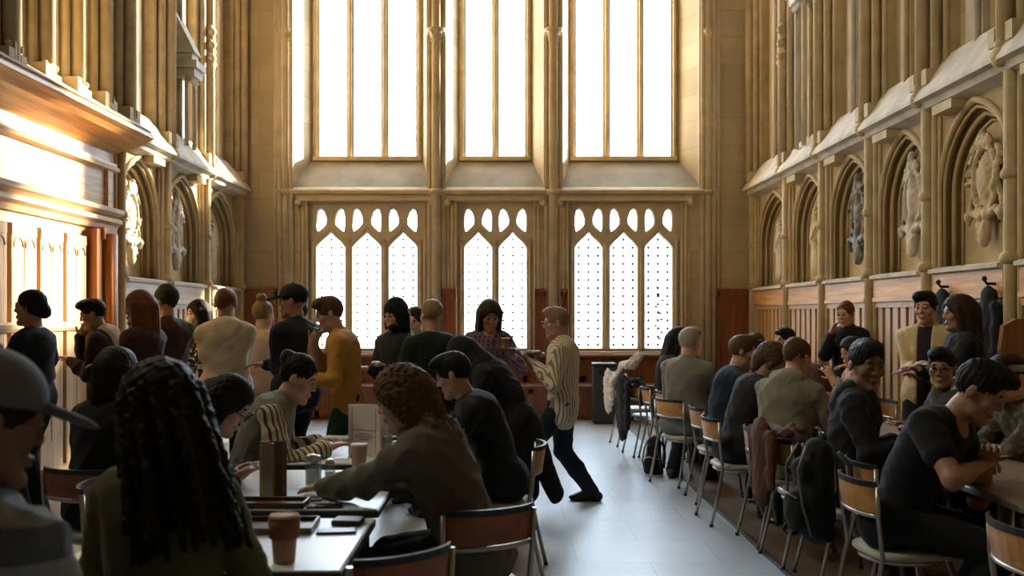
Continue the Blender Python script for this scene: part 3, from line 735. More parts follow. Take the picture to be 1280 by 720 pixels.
# shafts of the back wall
for x in (-1.08, .745):
    s = MB(); s.tube([(x, YB-.05, .0), (x, YB-.05, ZC)], .075, 12); 
    for d in (-.105, .105): s.tube([(x+d, YB-.02, 0), (x+d, YB-.02, ZC)], .032, 8)
    s.box((x-.15, YB-.03, 0), (x+.15, YB+.05, ZC)); capital(s, x, YB-.05, 5.93, .075); ring(s, x, YB-.05, 3.46, .075); s.lathe([(.12, 0), (.12, .25), (.09, .32)], 12, Matrix.Translation((x, YB-.05, 0)))
    trim(s, STM)
for x, d in ((-3.43, 1), (3.16, -1)):
    s = MB()
    for k, (dx, r) in enumerate(((0, .055), (.085*d, .035), (-.09*d, .04), (-.16*d, .025))): s.tube([(x+dx, YB-.03, 0), (x+dx, YB-.03, ZC)], r, 10)
    s.box((x-.14, YB-.02, 0), (x+.10, YB+.02, ZC)); capital(s, x, YB-.03, 5.93, .05); ring(s, x, YB-.03, 3.46, .055); trim(s, STM)
for x in (XL+.07, XR-.07):
    s = MB(); s.tube([(x, YB-.07, 0), (x, YB-.07, ZC)], .055, 10); capital(s, x, YB-.07, 5.6, .055); trim(s, STM)
s = MB()
for a, b, n in LOW:                                # roll mouldings round the lower openings and a label over each
    for x, d in ((a, -1), (b, 1)):
        for k, r in ((.02, .022), (.075, .03), (.13, .018)): s.tube([(x+d*k, YB-.008, ZS), (x+d*k, YB-.008, ZL+.04)], r, 8)
    s.box((a-.16, YB-.07, ZL+.02), (b+.16, YB+.01, ZL+.075)); s.prism([(YB-.08, ZL+.075), (YB+.01, ZL+.14), (YB+.01, ZL+.06)], a-.18, b+.18, 'x')
    for x in (a-.14, b+.14): s.sph((x, YB-.05, ZL-.01), .06, 8)
trim(s, STM)
s = MB(); s.prism([(YB+.01, ZF-.08), (YB-.06, ZF-.06), (YB-.085, ZF-.01), (YB-.05, ZF+.02), (YB+.01, ZF+.05)], XL+.6, 3.3, 'x'); trim(s, STM)
s = MB()
for a, b, n in LOW: s.box((a-.1, YB-.10, ZS-.05), (b+.1, YB+.16, ZS)); 
trim(s, STP)
# red-brown dado and window seat along the back wall
def panels(mb, x0, x1, z0, z1, y, n, dep=.03, fr=.07):
    """framed panelling facing -y"""
    mb.box((x0, y, z0), (x1, y+.03, z1)); w_ = (x1-x0)/n
    mb.box((x0, y-dep, z1-fr), (x1, y, z1)); mb.box((x0, y-dep, z0), (x1, y, z0+fr*1.4))
    for i in range(n+1): mb.box((max(x0, x0+i*w_-fr/2), y-dep, z0), (min(x1, x0+i*w_+fr/2), y, z1))
d = MB()
for x0, x1, n in ((XL, -3.56, 1), (-1.00, -.77, 1), (.45, .63, 1), (.86, .97, 1), (3.3, XR, 1)): panels(d, x0, x1, .02, 1.90, YB-.05, n); d.prism([(YB-.10, 1.90), (YB-.10, 1.95), (YB, 1.95), (YB, 1.90)], x0, x1, 'x')
trim(d, OAKR)
d = MB()
panels(d, -3.3, 3.0, .05, .46, 14.12, 12); d.box((-3.3, 14.06, .46), (3.0, YB-.02, .50)); d.box((-3.3, 14.15, .0), (3.0, YB-.02, .46)); panels(d, -3.3, 3.0, .5, .90, YB-.06, 14)
trim(d, OAKD)
d = MB(); d.rbox((-3.2, YB-.17, .885), (2.95, YB-.02, .935), .015); trim(d, OAKDX)
# ---- side walls: dado, arched niches, cornice, shafted upper stage
def side(sign):
    """maps (o, y, z): o metres out from the wall face towards the room"""
    xw = XR if sign > 0 else XL
    return lambda o, y, z: (xw-sign*o, y, z)
def sbox(mb, T, o0, o1, y0, y1, z0, z1): mb.box(T(o0, y0, z0), T(o1, y1, z1))
def sprof(mb, T, prof, y0, y1):
    pts = [T(o, 0, z) for o, z in prof]; mb.prism([(p[0], p[2]) for p in pts], y0, y1, 'y')
def niche(name, sign, y0, y1, z0=1.95, z1=3.42):
    """pierced stone bay with two arch orders and a recessed field"""
    T = side(sign); yc, hw = (y0+y1)/2, (y1-y0)/2; mb = MB(); ms = []
    for k, (w_, dep, oo) in enumerate(((hw-.10, .09, -.045), (hw-.145, .08, -.13))):
        h = arch(w_, z0+.001, 2.62, z1-.07-.09*k, 10)
        me = holes_mesh([(-hw, z0-.02), (hw, z0-.02), (hw, z1), (-hw, z1)], [h], dep, .0)
        c = T(oo, yc, 0); me.transform(Matrix.Translation(c) @ Matrix.Rotation(PI/2, 4, 'Z'))
        o2 = link_mesh('wall_%s_arch' % ('right' if sign > 0 else 'left'), me, STS); tag(o2, kind='structure')
    for k, (w_, oo, r) in enumerate(((hw-.09, .005, .03), (hw-.125, -.02, .016), (hw-.15, -.095, .022), (hw-.20, -.15, .014))):
        mb.tube([T(oo, yc+x, z) for x, z in arch(w_, z0, 2.62, z1-.08-.055*k, 10)], r, 8)
    sbox(mb, T, -.36, -.165, y0, y1, z0-.02, z1); 
    for s in (-1, 1): sbox(mb, T, .0, .02, yc+s*(hw-.06)-.02, yc+s*(hw-.06)+.02, z0, z1)
    trim(mb, SSM)
def cartouche(sign, y, seed, label, z=2.63, sc=1., mat=None, group=None, style=0):
    r = random.Random(seed); P = []
    P += [ell((0, .02, .10), (.17, .045, .25), k=.02), ell((0, .05, .10), (.11, .04, .18), k=.01)]
    P += [cap((.2*math.cos(a), .04, .10+.29*math.sin(a)), (.2*math.cos(a+.33), .04, .10+.29*math.sin(a+.33)), .028, k=.012) for a in np.arange(0, 2*PI, .33)]
    for s in (-1, 1):
        P += [cap((s*.05, .05, -.22), (s*.22, .05, -.17), .045, .03, .02), cap((s*.22, .05, -.17), (s*.28, .05, -.27), .03, .02, .02), cap((s*.20, .03, .36), (s*.30, .03, .27), .032, .018), ell((s*.29, .05, -.20), (.045, .04, .045))]
        P += [cap((s*.21, .03, .02), (s*.27+r.uniform(-.02, .02), .03, -.12), .022, .03), cap((s*.05, .05, -.30), (s*.02, .05, -.46), .05, .02)]
        for k in range(7): P.append(ell((s*r.uniform(.06, .27), r.uniform(.03, .07), r.uniform(-.40, .46)), (r.uniform(.02, .045), .03, r.uniform(.02, .05)), k=.012))
    P += [ell((0, .05, -.40), (.07, .05, .10)), cap((-.11, .05, .42), (.11, .05, .42), .035), ell((0, .06, .50), (.035, .035, .05))]+[ell((x, .06, .465), (.022, .022, .04)) for x in (-.09, -.045, .045, .09)]
    if style == 1: P += [cap((.02*math.sin(k), .05, .55-k*.1), (.05*math.cos(k*2), .06, .45-k*.1), .05, .03) for k in range(10)]
    if style == 2: P = [ell((0, .05, .33), (.075, .065, .10)), cap((0, .04, .22), (0, .05, -.1), .12, .14, .04, (V(0, 1, 0), .55)), cap((0, .03, -.1), (0, .03, -.5), .14, .19, .05, (V(0, 1, 0), .45)), cap((-.12, .06, .15), (-.02, .12, -.05), .04, .035), cap((.12, .06, .15), (.16, .08, -.12), .04, .035), cap((-.16, .06, .34), (.16, .06, .34), .02)]+[cap((x, .06, -.1), (x*1.5, .06, -.5), .022) for x in (-.1, -.03, .05, .11)]
    v, q = rough_surface(P, .016, 0, lambda x, y, z: .006*np.sin(75*x+1)*np.sin(70*z)*np.ones_like(y))
    v = v[:, :]*sc; xw = (XR+.125) if sign > 0 else (XL-.125); a = PI/2 if sign > 0 else -PI/2
    c_, s_ = math.cos(a), math.sin(a); X = np.stack([v[:, 0]*c_-v[:, 1]*s_, v[:, 0]*s_+v[:, 1]*c_, v[:, 2]], 1)
    if sign > 0: X = np.stack([-v[:, 1], v[:, 0], v[:, 2]], 1)
    else: X = np.stack([v[:, 1], -v[:, 0], v[:, 2]], 1)
    o = link_mesh('stone_carving', mesh_np('stone_carving', X, q), mat or SSM); o.location = (xw+(-.0 if sign > 0 else 0), y, z); tag(o, label, 'carving', group); return o
def shafts(mb, T, y, z0, z1, spec):
    for dy, o, r in spec: mb.tube([T(o, y+dy, z0), T(o, y+dy, z1)], r, 8)
def oak_dado(mb, T, y0, y1, zt=1.95, bw=.20):
    """vertical boards between rails, facing the room"""
    n = max(1, round((y1-y0)/bw)); w_ = (y1-y0)/n
    for i in range(n): sbox(mb, T, .02, .052, y0+i*w_+.036, y0+(i+1)*w_-.036, .2, 1.62)
    sbox(mb, T, .02, .07, y0, y1, 1.62, 1.68)
RY = [14.88, 13.1, 11.6, 10.1, 8.72, 7.27, 5.8, 4.3, 2.8, 1.3]; LY = [14.88, 13.2, 11.65, 10.25]
FILL_WIN = [(4.2, 6.5)]  # y span of an invented side window, added out of frame for fill light
def wall_side(sign, ys, nm, yend):
    T = side(sign)
    w = MB(); sbox(w, T, -.6, -.34, -5.5, 16, 0, 5.0); sbox(w, T, -.4, 0, -5.5, 16, 0, 1.93); sbox(w, T, -.4, 0, -5.5, 16, 3.40, 3.55); sbox(w, T, -.4, -.10, -5.5, 16, 3.5, 5.0)
    ops = FILL_WIN if sign < 0 else []; sbox(w, T, -.6, -.10, -5.5, 16, 8.8, ZC); e = [-5.5]+[q for o in ops for q in o]+[16]   # opening for the added fill window
    for i in range(0, len(e), 2): sbox(w, T, -.6, -.10, e[i], e[i+1], 5.0, 8.8)
    for a, b in ops: sbox(w, T, -.6, -.10, a, b, 5.0, 5.1)
    sbox(w, T, -.4, 0, -5.5, yend, 1.9, 3.5); sbox(w, T, -.4, 0, ys[0]-.02, 15.02, 1.9, 3.5)
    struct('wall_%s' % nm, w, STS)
    for i in range(len(ys)-1):
        niche('n', sign, ys[i+1], ys[i])
    for i, y in enumerate(ys):                     # compound shafts on the bay lines, standing in front of the dado
        s = MB(); shafts(s, T, y, 0, 3.45, [(0, .08, .058), (-.075, .045, .03), (.075, .045, .03), (-.115, .015, .02), (.115, .015, .02)])
        sbox(s, T, 0, .05, y-.085, y+.085, 0, 3.45); sbox(s, T, 0, .17, y-.16, y+.16, 0, .22)
        ring(s, *[T(.08, y, 0)[k] for k in (0, 1)], 1.98, .055); ring(s, *[T(.08, y, 0)[k] for k in (0, 1)], 2.62, .05); trim(s, SSM)
    for i in range(len(ys)-1):                     # pale sill of each niche over an oak rail and boards
        a, b = ys[i+1]+.12, ys[i]-.12
        s = MB(); sprof(s, T, [(-.3, 1.93), (-.3, 1.97), (.06, 1.965), (.13, 1.945), (.13, 1.915), (.08, 1.90), (0, 1.90)], a, b); trim(s, SSP)
        s = MB(); sbox(s, T, 0, .085, a, b, 1.71, 1.905); sprof(s, T, [(0, 1.66), (.10, 1.68), (.10, 1.72), (0, 1.74)], a, b); sbox(s, T, 0, .075, a, b, .02, .2); trim(s, OAKX if sign > 0 else OAKLY)
        s = MB(); sbox(s, T, 0, .02, a, b, 0, 1.95); trim(s, OAKR); s = MB(); oak_dado(s, T, a, b); trim(s, OAK if sign > 0 else OAKL)
wall_side(1, RY, 'right', RY[-1]); wall_side(-1, LY, 'left', LY[-1])
TR, TL = side(1), side(-1)
CORN = [(-.12, 3.86), (-.02, 3.86), (.20, 3.53), (.22, 3.50), (.22, 3.465), (.16, 3.45), (.13, 3.40), (.05, 3.38), (.0, 3.36), (-.1, 3.36)]
s = MB(); sprof(s, TR, CORN, -5, YB-.02); trim(s, SSP); s = MB(); sprof(s, TL, CORN, 10.2, YB-.02); trim(s, SSP)
s = MB()
for T, ys in ((TR, RY), (TL, LY)):                 # small carved stops under the cornice
    for i, y in enumerate(ys[1:]):
        c = T(.16, y, 3.5); s.sph(c, (.08, .09, .08), 8); s.sph((c[0], c[1], c[2]+.09), (.05, .05, .07), 8)
        for a, b in ((y-.62, y-.25), ): sbox(s, T, 0, .15, max(a, -4), b, 3.30, 3.38)
trim(s, SSM)
def upper(T, ys, ext):
    for i, y in enumerate(ys):
        s = MB(); z0 = 3.62
        shafts(s, T, y, z0, ZC, [(0, .12, .075), (-.13, .06, .05), (.13, .06, .05), (-.22, .0, .035), (.22, .0, .035)])
        sbox(s, T, -.12, .07, y-.16, y+.16, z0, ZC); sbox(s, T, -.12, .0, y-.25, y+.25, z0, ZC)
        for dy in (-.13, .0, .13): sbox(s, T, -.05, .17, y+dy-.05, y+dy+.05, 3.6, 3.74)
        if i % 2 == 1:
            for k in range(9): c = T(.14+.03*math.sin(k*2), y+.08*math.cos(k*2.1), 5.0+.06*k); s.sph(c, .06, 6)
        trim(s, SSM)
        yn = ys[i+1] if i+1 < len(ys) else y-1.5; yc = (y+yn)/2; hw = (y-yn)/2-.36
        s = MB(); sbox(s, T, -.12, -.04, yc-.05, yc+.05, 3.6, ZC); shafts(s, T, yc, 3.6, ZC, [(0, -.02, .03)]); sbox(s, T, -.12, -.06, yc-hw, yc-hw+.1, 3.6, ZC); trim(s, SSM if i % 2 else STG)
        s = MB(); sbox(s, T, -.12, -.085, yc+.12, yc+hw-.02, 3.7, ZC); trim(s, STG)
upper(TR, RY, 0); upper(TL, LY[:3], 0)
# canopied image niches on the upper stage
def canopy(T, y, z):
    s = MB()
    for k, (a, b, o) in enumerate(((-.16, .16, .22), (-.2, .2, .26), (-.13, .13, .18))): sbox(s, T, -.1, o, y+a, y+b, z+.10*k, z+.10*k+.09)
    s.prism([(T(-.1, 0, 0)[0], z+.30), (T(.22, 0, 0)[0], z+.30), (T(-.1, 0, 0)[0], z+.95)], y-.14, y+.14, 'y')
    for k in range(7): s.sph(T(.16, y-.12+.04*k, z-.05), .035, 6)
    for dy in (-.15, .15): s.tube([T(.12, y+dy, 3.7), T(.12, y+dy, z)], .03, 8)
    trim(s, SSP)
canopy(TR, 12.35, 5.55); canopy(TL, 12.4, 4.6)
for k, (y, sd, lb, st, mt) in enumerate(((8.0, 3, 'carved oval shield with crown and scrolls in the nearest fully seen niche', 0, SSM), (9.4, 8, 'carved shield with dark hanging scrolls in the niche beyond the nearest one', 1, STG),
        (10.85, 12, 'dark carved trophy column of leaves in the middle niche of the oak panelled wall', 1, plain('carving_dark', (.16, .14, .11), .7, var=.5, vscale=9.)), (12.35, 5, 'robed stone figure in relief in the narrow niche with a brown shadowed arch', 2, SSM), (13.99, 9, 'pale robed stone figure in relief in the niche next to the back wall corner', 2, SSP))):
    cartouche(1, y, sd, lb, 2.58, .95 if st < 2 else .82, mt, 'carvings in the wall niches', st)
for y, sd, lb, st in ((10.95, 21, 'carved shield in the niche beside the tall oak doorcase', 0), (12.45, 22, 'carved shield in the second niche from the tall oak doorcase', 1), (14.0, 23, 'robed stone figure in relief in the niche far from the oak doorcase', 2)):
    cartouche(-1, y, sd, lb, 2.58, .95 if st < 2 else .82, STG, 'carvings in the wall niches', st)
# ---- tall oak doorcase and panelling on the nearer part of the wall
D0, D1 = 3.2, 10.2
s = MB(); sprof(s, TL, [(-.05, 3.50), (.38, 3.50), (.42, 3.46), (.42, 3.43), (.36, 3.40), (.30, 3.36), (.24, 3.34), (.10, 3.27), (.06, 3.24), (0, 3.22)], -5, D1+.1); trim(s, OAKX)
s = MB(); sprof(s, TL, [(-.1, 3.50), (.40, 3.50), (.36, 3.53), (.05, 3.72), (-.1, 3.80)], -5, D1+.1); trim(s, SSP)
s = MB(); sbox(s, TL, 0, .05, -5, D1-.05, 2.32, 3.26)
sprof(s, TL, [(.05, 3.03), (.11, 3.05), (.12, 3.08), (.09, 3.10), (.09, 3.13), (.05, 3.14)], -5, D1-.06)
for y in (9.98, 8.0-1.7, 4.3): sbox(s, TL, .05, .085, y-.06, y+.06, 2.6, 3.05)
trim(s, OAKLY)
s = MB(); sprof(s, TL, [(.0, 2.40), (.08, 2.42), (.10, 2.47), (.14, 2.50), (.14, 2.54), (.10, 2.56), (.16, 2.60), (.17, 2.64), (.08, 2.67), (0, 2.68)], -5, D1-.05); trim(s, OAKLY)
s = MB(); sbox(s, TL, 0, .03, -5, 9.45, 0, 2.40); trim(s, OAKR)
for i in range(13):                                # tall boards with a pierced head and a slot
    y1 = 9.40-i*.5; y0 = y1-.42; s = MB()
    me = holes_mesh([(-.21, .16), (.21, .16), (.21, 2.30), (-.21, 2.30)], [[(-.012, 1.62), (.012, 1.62), (.012, 2.12), (.03, 2.15), (0, 2.2), (-.03, 2.15), (-.012, 2.12)], [(-.012, .4), (.012, .4), (.012, 1.30), (-.012, 1.30)]], .045, .006)
    me.transform(Matrix.Translation(TL(.055, (y0+y1)/2, 0)) @ Matrix.Rotation(PI/2, 4, 'Z')); TRIM[0] += 1; tag(link_mesh('trim_%d' % TRIM[0], me, OAKL), kind='structure')
    sbox(s, TL, .07, .085, y0, y0+.05, .16, 2.30); sbox(s, TL, .07, .085, y1-.05, y1, .16, 2.30); sbox(s, TL, .07, .09, y0, y1, 2.22, 2.31)
    for q_ in (-.1, .1): s.tube([TL(.085, (y0+y1)/2+q_+.08*math.cos(a), 2.12+.08*math.sin(a)) for a in np.arange(0, PI+.1, .4)], .008, 6)
    trim(s, OAKL)
s = MB(); sprof(s, TL, [(0, 1.38), (.11, 1.40), (.13, 1.43), (.13, 1.46), (.10, 1.48), (0, 1.49)], -5, 9.46); sbox(s, TL, 0, .12, -5, 9.46, 0, .16); trim(s, OAKLY)
s = MB()
sbox(s, TL, 0, .16, 9.47, 9.60, 0, 2.40); s.tube([TL(.17, 9.72, .2), TL(.17, 9.72, 2.36)], .09, 14); sbox(s, TL, 0, .10, 9.60, 9.86, 0, 2.40); sbox(s, TL, 0, .2, 9.56, 9.90, 0, .25); sbox(s, TL, 0, .19, 9.58, 9.88, 2.3, 2.42); trim(s, wood('oak_orange', (.50, .20, .055)))
s = MB(); sbox(s, TL, 0, .06, 9.88, 10.14, 0, 2.42)
for k in range(14): s.sph(TL(.07, 9.98, .35+k*.15), (.03, .035, .05), 6)
sbox(s, TL, .0, .09, 10.06, 10.13, 0, 2.42); trim(s, OAKR)
for y in np.arange(10.3, 6.9, -.62):               # dense ribbed stage above the doorcase
    s = MB(); shafts(s, TL, y, 3.6, ZC, [(0, .16, .065), (-.1, .08, .045), (.1, .08, .045), (.2, .02, .04), (-.2, .02, .04), (.29, -.05, .028)]); sbox(s, TL, -.12, .05, y-.24, y+.24, 3.5, ZC)
    for dy in (-.1, 0, .1): sbox(s, TL, 0, .22, y+dy-.045, y+dy+.045, 3.55, 3.72+.05*math.sin(y*9+dy*40)); s.sph(TL(.17, y+dy+.03, 3.74), .035, 6)
    trim(s, SSM)
s = MB(); P = [ell((0, .03, .12), (.075, .08, .10)), ell((0, .02, -.06), (.10, .07, .14)), cap((-.08, 0, -.02), (.08, 0, -.02), .07)]
v, q = rough_surface(P, .015); X = np.stack([v[:, 1], -v[:, 0], v[:, 2]], 1); o = link_mesh('carved_bust', mesh_np('carved_bust', X, q), SSP); o.location = TL(.22, 10.4, 5.17); tag(o, 'pale carved bust fixed high on the ribbed wall above the oak doorcase', 'bust')
# made-up unseen window over the doorcase side, added to lift the dark side
for i, (a, b) in enumerate(FILL_WIN):
    root = thing('window_%d' % (7+i), None, None, (XL-.35, (a+b)/2, 0), 0, None, 'structure'); hw = (b-a)/2
    me = holes_mesh([(-hw, 5.1), (hw, 5.1), (hw, 8.8), (-hw, 8.8)], [[(-hw+.08+k*(2*hw-.04)/3, 5.2), (-hw+(k+1)*(2*hw-.04)/3-.04, 5.2), (-hw+(k+1)*(2*hw-.04)/3-.04, 8.3), (-hw+.04+(k+.5)*(2*hw-.04)/3, 8.65), (-hw+.08+k*(2*hw-.04)/3, 8.3)] for k in range(3)], .14, .01)
    me.transform(Matrix.Rotation(PI/2, 4, 'Z')); link_mesh('window_frame', me, SSM, root)
    g = MB(); g.box((-.006, -hw+.02, 5.12), (.002, hw-.02, 8.78)); g.build('pane', glassmat('fill_glass_amber', (.92, .82, .66)), root)  # pane tinted amber to warm the added fill light
# hall ends behind the camera
w = MB(); w.box((XL-.6, -5.7, 0), (XR+.6, -5.3, ZC)); struct('wall_front', w, STB)
# ---------------------------------------------------------------- furniture
STEEL = plain('chair_steel', (.42, .40, .37), .32, .9, .06); SEATM = plain('seat_pad', (.44, .43, .38), .4, 0, .08); BLK = plain('black_rubber', (.015, .015, .016), .5)
CHW = wood('chair_ply', (.52, .26, .09), 'X', .35); CHR = wood('chair_ply_red', (.27, .085, .035), 'X', .35)
SEAT = .445
def back_curve(n=9, w=.205, y0=-.225, sag=.055): return [(w*math.sin(t), y0+sag*(1-math.cos(t))/(1-math.cos(1.15))*1.0) for t in [(-1+2*i/(n-1))*1.15 for i in range(n)]]
def make_chair(ply):
    t = thing('cafe_chair', 'x', 'chair')
    m = MB(); pr = []
    for i in range(24):
        a = 2*PI*i/24; e = .62; pr.append((.205*abs(math.cos(a))**e*(1 if math.cos(a) > 0 else -1), .015+.20*abs(math.sin(a))**e*(1 if math.sin(a) > 0 else -1)))
    def ringv(s, z): return [(x*s, .015+(y-.015)*s, z) for x, y in pr]
    vs = ringv(.93, SEAT-.035)+ringv(1, SEAT-.026)+ringv(1, SEAT-.009)+ringv(.94, SEAT)+[(0, .015, SEAT-.004)]; N = 24
    fs = [(k*N+i, k*N+(i+1) % N, (k+1)*N+(i+1) % N, (k+1)*N+i) for k in range(3) for i in range(N)]+[(3*N+i, 3*N+(i+1) % N, 4*N) for i in range(N)]+[tuple(range(N))[::-1]]
    m.add(vs, fs, True); m.build('seat', SEATM, t)
    m = MB(); m.tube([(.19*math.cos(a)*1.0, .015+.185*math.sin(a), SEAT-.047) for a in np.arange(0, 2*PI, PI/10)], .011, 8, closed=True); m.tube([(-.17, .0, SEAT-.05), (.17, .0, SEAT-.05)], .009, 6); m.build('seat_frame', STEEL, t)
    c = back_curve()
    def band(z0, z1, th, mat, nm, out=0., par=None):
        vs = []; fs = []; n = len(c)
        for i, (x, y) in enumerate(c):
            a = (-1+2*i/(n-1))*1.15; nx, ny = math.sin(a)*.35, -math.cos(a)
            lean = .03
            for dz, (o) in ((z0, out), (z1, out), (z1, out+th), (z0, out+th)): vs.append((x+nx*o, y+ny*o-lean*(dz-.6)/.2, dz))
        for i in range(n-1):
            for k in range(4): fs.append((i*4+k, i*4+(k+1) % 4, i*4+4+(k+1) % 4, i*4+4+k))
        fs += [(0, 1, 2, 3), tuple((n-1)*4+k for k in (3, 2, 1, 0))]; mm = MB(); mm.add(vs, fs, False); return mm.build(nm, mat, par or t)
    br = band(.635, .755, .012, ply, 'backrest'); band(.755, .782, .018, BLK, 'top_trim', -.003, br)
    m = MB(); m.tube([(x*1.02, y-.008, .622) for x, y in c], .0105, 8); m.build('back_rail', STEEL, t)
    for s in (-1, 1):
        m = MB(); m.tube([(s*.165, .165, SEAT-.04), (s*.185, .20, .22), (s*.20, .235, .012)], .0115, 8); lg = m.build('leg', STEEL, t); m = MB(); m.tube([(s*.20, .235, 0), (s*.20, .235, .02)], .014, 8); m.build('rubber_foot', BLK, lg)
        m = MB(); m.tube([(s*.20, -.195, .76), (s*.198, -.19, .62), (s*.19, -.165, SEAT-.02), (s*.195, -.20, .25), (s*.205, -.255, .012)], .0115, 8); lg = m.build('leg', STEEL, t); m = MB(); m.tube([(s*.205, -.255, 0), (s*.205, -.255, .02)], .014, 8); m.build('rubber_foot', BLK, lg)
    return t
CH = {'tan': make_chair(CHW), 'red': make_chair(CHR)}; FIRST = {'tan': True, 'red': True}
def chair(x, y, face, label, group, kind='tan', z=0):
    o = CH[kind] if FIRST[kind] else copy_tree(CH[kind]); FIRST[kind] = False
    o.location = (x, y, z); o.rotation_euler = (0, 0, -rad(face)); o['label'] = label; o['group'] = group; return o
def chair_cuts(rel=0.):
    c, s = math.cos(rad(rel)), math.sin(rad(rel)); L = [bxp((0, .015, SEAT-.21), (.22, .23, .217), k=.006), bxp((0, -.262, .70), (.24, .055, .115), k=.006), bxp((-.195, -.205, .50), (.02, .06, .3), k=.004), bxp((.195, -.205, .50), (.02, .06, .3), k=.004)]
    for b in L: x, y, z = b['c']; b['c'] = V(x*c+y*s, -x*s+y*c, z); b['M'] = np.array([(c, -s, 0), (s, c, 0), (0, 0, 1.)])
    return L
GREYTOP = plain('table_laminate', (.74, .81, .91), .34, 0, .05, 3., .6); TEDGE = plain('table_edge', (.05, .048, .046), .4); BRTOP = wood('table_brown_top', (.26, .19, .13), 'Y', .28); ALU = plain('alu_edge', (.5, .48, .45), .3, .9, .05); BLKM = plain('black_metal', (.02, .02, .021), .4, .4)
ZTAB = .75
TABLES = []
def table(x0, x1, y0, y1, label, group, top=GREYTOP, edge=TEDGE):
    TABLES.append((x0, x1, y0, y1))
    t = thing('cafe_table', label, 'table', ((x0+x1)/2, (y0+y1)/2, 0), 0, group); w, d = (x1-x0)/2, (y1-y0)/2
    m = MB(); m.rbox((-w+.006, -d+.006, ZTAB-.03), (w-.006, d-.006, ZTAB), .006); tt = m.build('tabletop', top, t)
    m = MB()
    for a, b in (((-w, -d), (w, -d+.02)), ((-w, d-.02), (w, d)), ((-w, -d+.02), (-w+.02, d-.02)), ((w-.02, -d+.02), (w, d-.02))): m.rbox((a[0], a[1], ZTAB-.035), (b[0], b[1], ZTAB-.004), .006)
    m.build('edge_band', edge, tt)
    m = MB(); m.rbox((-w*.5, -d*.5, ZTAB-.06), (w*.5, d*.5, ZTAB-.03), .004); m.build('top_plate', BLKM, t)
    m = MB(); m.lathe([(.045, .02), (.04, .05), (.038, ZTAB-.06)], 16); m.build('pedestal', edge if edge is not TEDGE else BLKM, t)
    m = MB(); m.rbox((-.13, -.13, 0), (.13, .13, .018), .008); m.lathe([(.07, .018), (.05, .05), (.04, .06)], 16); m.build('foot_plate', BLKM, t)
    return t
gT = 'grey tables in the aisle row'; gR = 'brown tables along the oak wall'
TA = table(-1.28, -.42, 5.13, 6.30, 'grey table farthest along the aisle row, with the tall white menu card', gT)
TB = table(-1.40, -.52, 3.93, 4.95, 'grey table with the tall brown menu folder standing on it', gT)
TC = table(-1.45, -.51, 2.99, 3.78, 'grey table with the tan paper cup nearest the seated woman with long locs', gT)
for i, (a, b, lb) in enumerate(((4.02, 5.50, 'brown table where the man in the black t-shirt rests his hands'), (5.58, 7.10, 'brown table in front of the man in the grey green hooded jacket'), (7.2, 8.75, 'brown table in front of the two men in dark navy sweaters'), (8.85, 10.6, 'brown table beside the woman resting her face in her hand'))):
    table(2.16, 2.80, a, b, lb, gR, BRTOP, ALU)
# ---------------------------------------------------------------- people
gQ = 'people queueing by the oak doorcase'; gS = 'people seated at the tables'
gCa = 'chairs along the aisle tables'; gCo = 'chairs along the oak wall tables'
def sitp(label, x, y, face, ch=None, **k):
    """a seated person and the chair carrying them; ch = (label, group, ply, heading)"""
    if ch is not None: chair(x, y, ch[3] if len(ch) > 3 else face, ch[0], ch[1], ch[2])
    k.setdefault('hl', (-.16, .40, .80)); k.setdefault('hr', (.14, .42, .80))
    cc = chair_cuts(ch[3]-face if ch is not None and len(ch) > 3 else 0.)
    a = rad(face); ca, sa = math.cos(a), math.sin(a)
    for x0, x1, y0, y1 in TABLES:
        wx, wy = (x0+x1)/2-x, (y0+y1)/2-y
        if abs(wx) < 1.6 and abs(wy) < 1.8: cc.append(bxp((wx*ca-wy*sa, wx*sa+wy*ca, .713), ((x1-x0)/2+.006, (y1-y0)/2+.006, .043), [(ca, sa, 0), (-sa, ca, 0), (0, 0, 1)], k=.004))
    return person(label, (x, y, 0), face, sit=SEAT+.012, cuts=cc+list(k.pop('xcuts', [])), **k)
def stand(label, x, y, face, **k): return person(label, (x, y, 0), face, **k)
blk = (.014, .014, .017); navy = (.018, .024, .042); jean = (.02, .026, .042)
# --- foreground
sitp('person in a pale grey baseball cap and a grey blue jacket with pale bands', -1.17, 2.0, 14, ('wooden backed chair under the person in the grey baseball cap', gCa, 'red'), H=1.90, lean=5, head=(30, 14, 0), vx=.0062, sk='brown', hair=('cropped', 'black'),
     hat=('cap', (.13, .135, .145)), top=dict(kind='jacket', c=(.10, .115, .14), pat='hstripes', c2=(.26, .28, .30), ps=2.6, amp=.010), legs=dict(c=jean), hl=(-.14, .40, .72), hr=(.15, .40, .72))
sitp('person with long black locs in an olive top, sitting back to the camera', -.99, 2.78, 8, ('wooden backed chair under the person with long black locs', gCa, 'red'), H=1.76, lean=3, head=(-52, 12, 0), vx=.0068, sk='dark', female=True, hair=('locs', 'black'),
     top=dict(kind='sweater', c=(.10, .092, .042), amp=.006), legs=dict(c=blk), hl=(-.20, .37, .80), hr=(.10, .33, .80), fl=(-.08, .235, 0), fr=(.08, .235, 0))
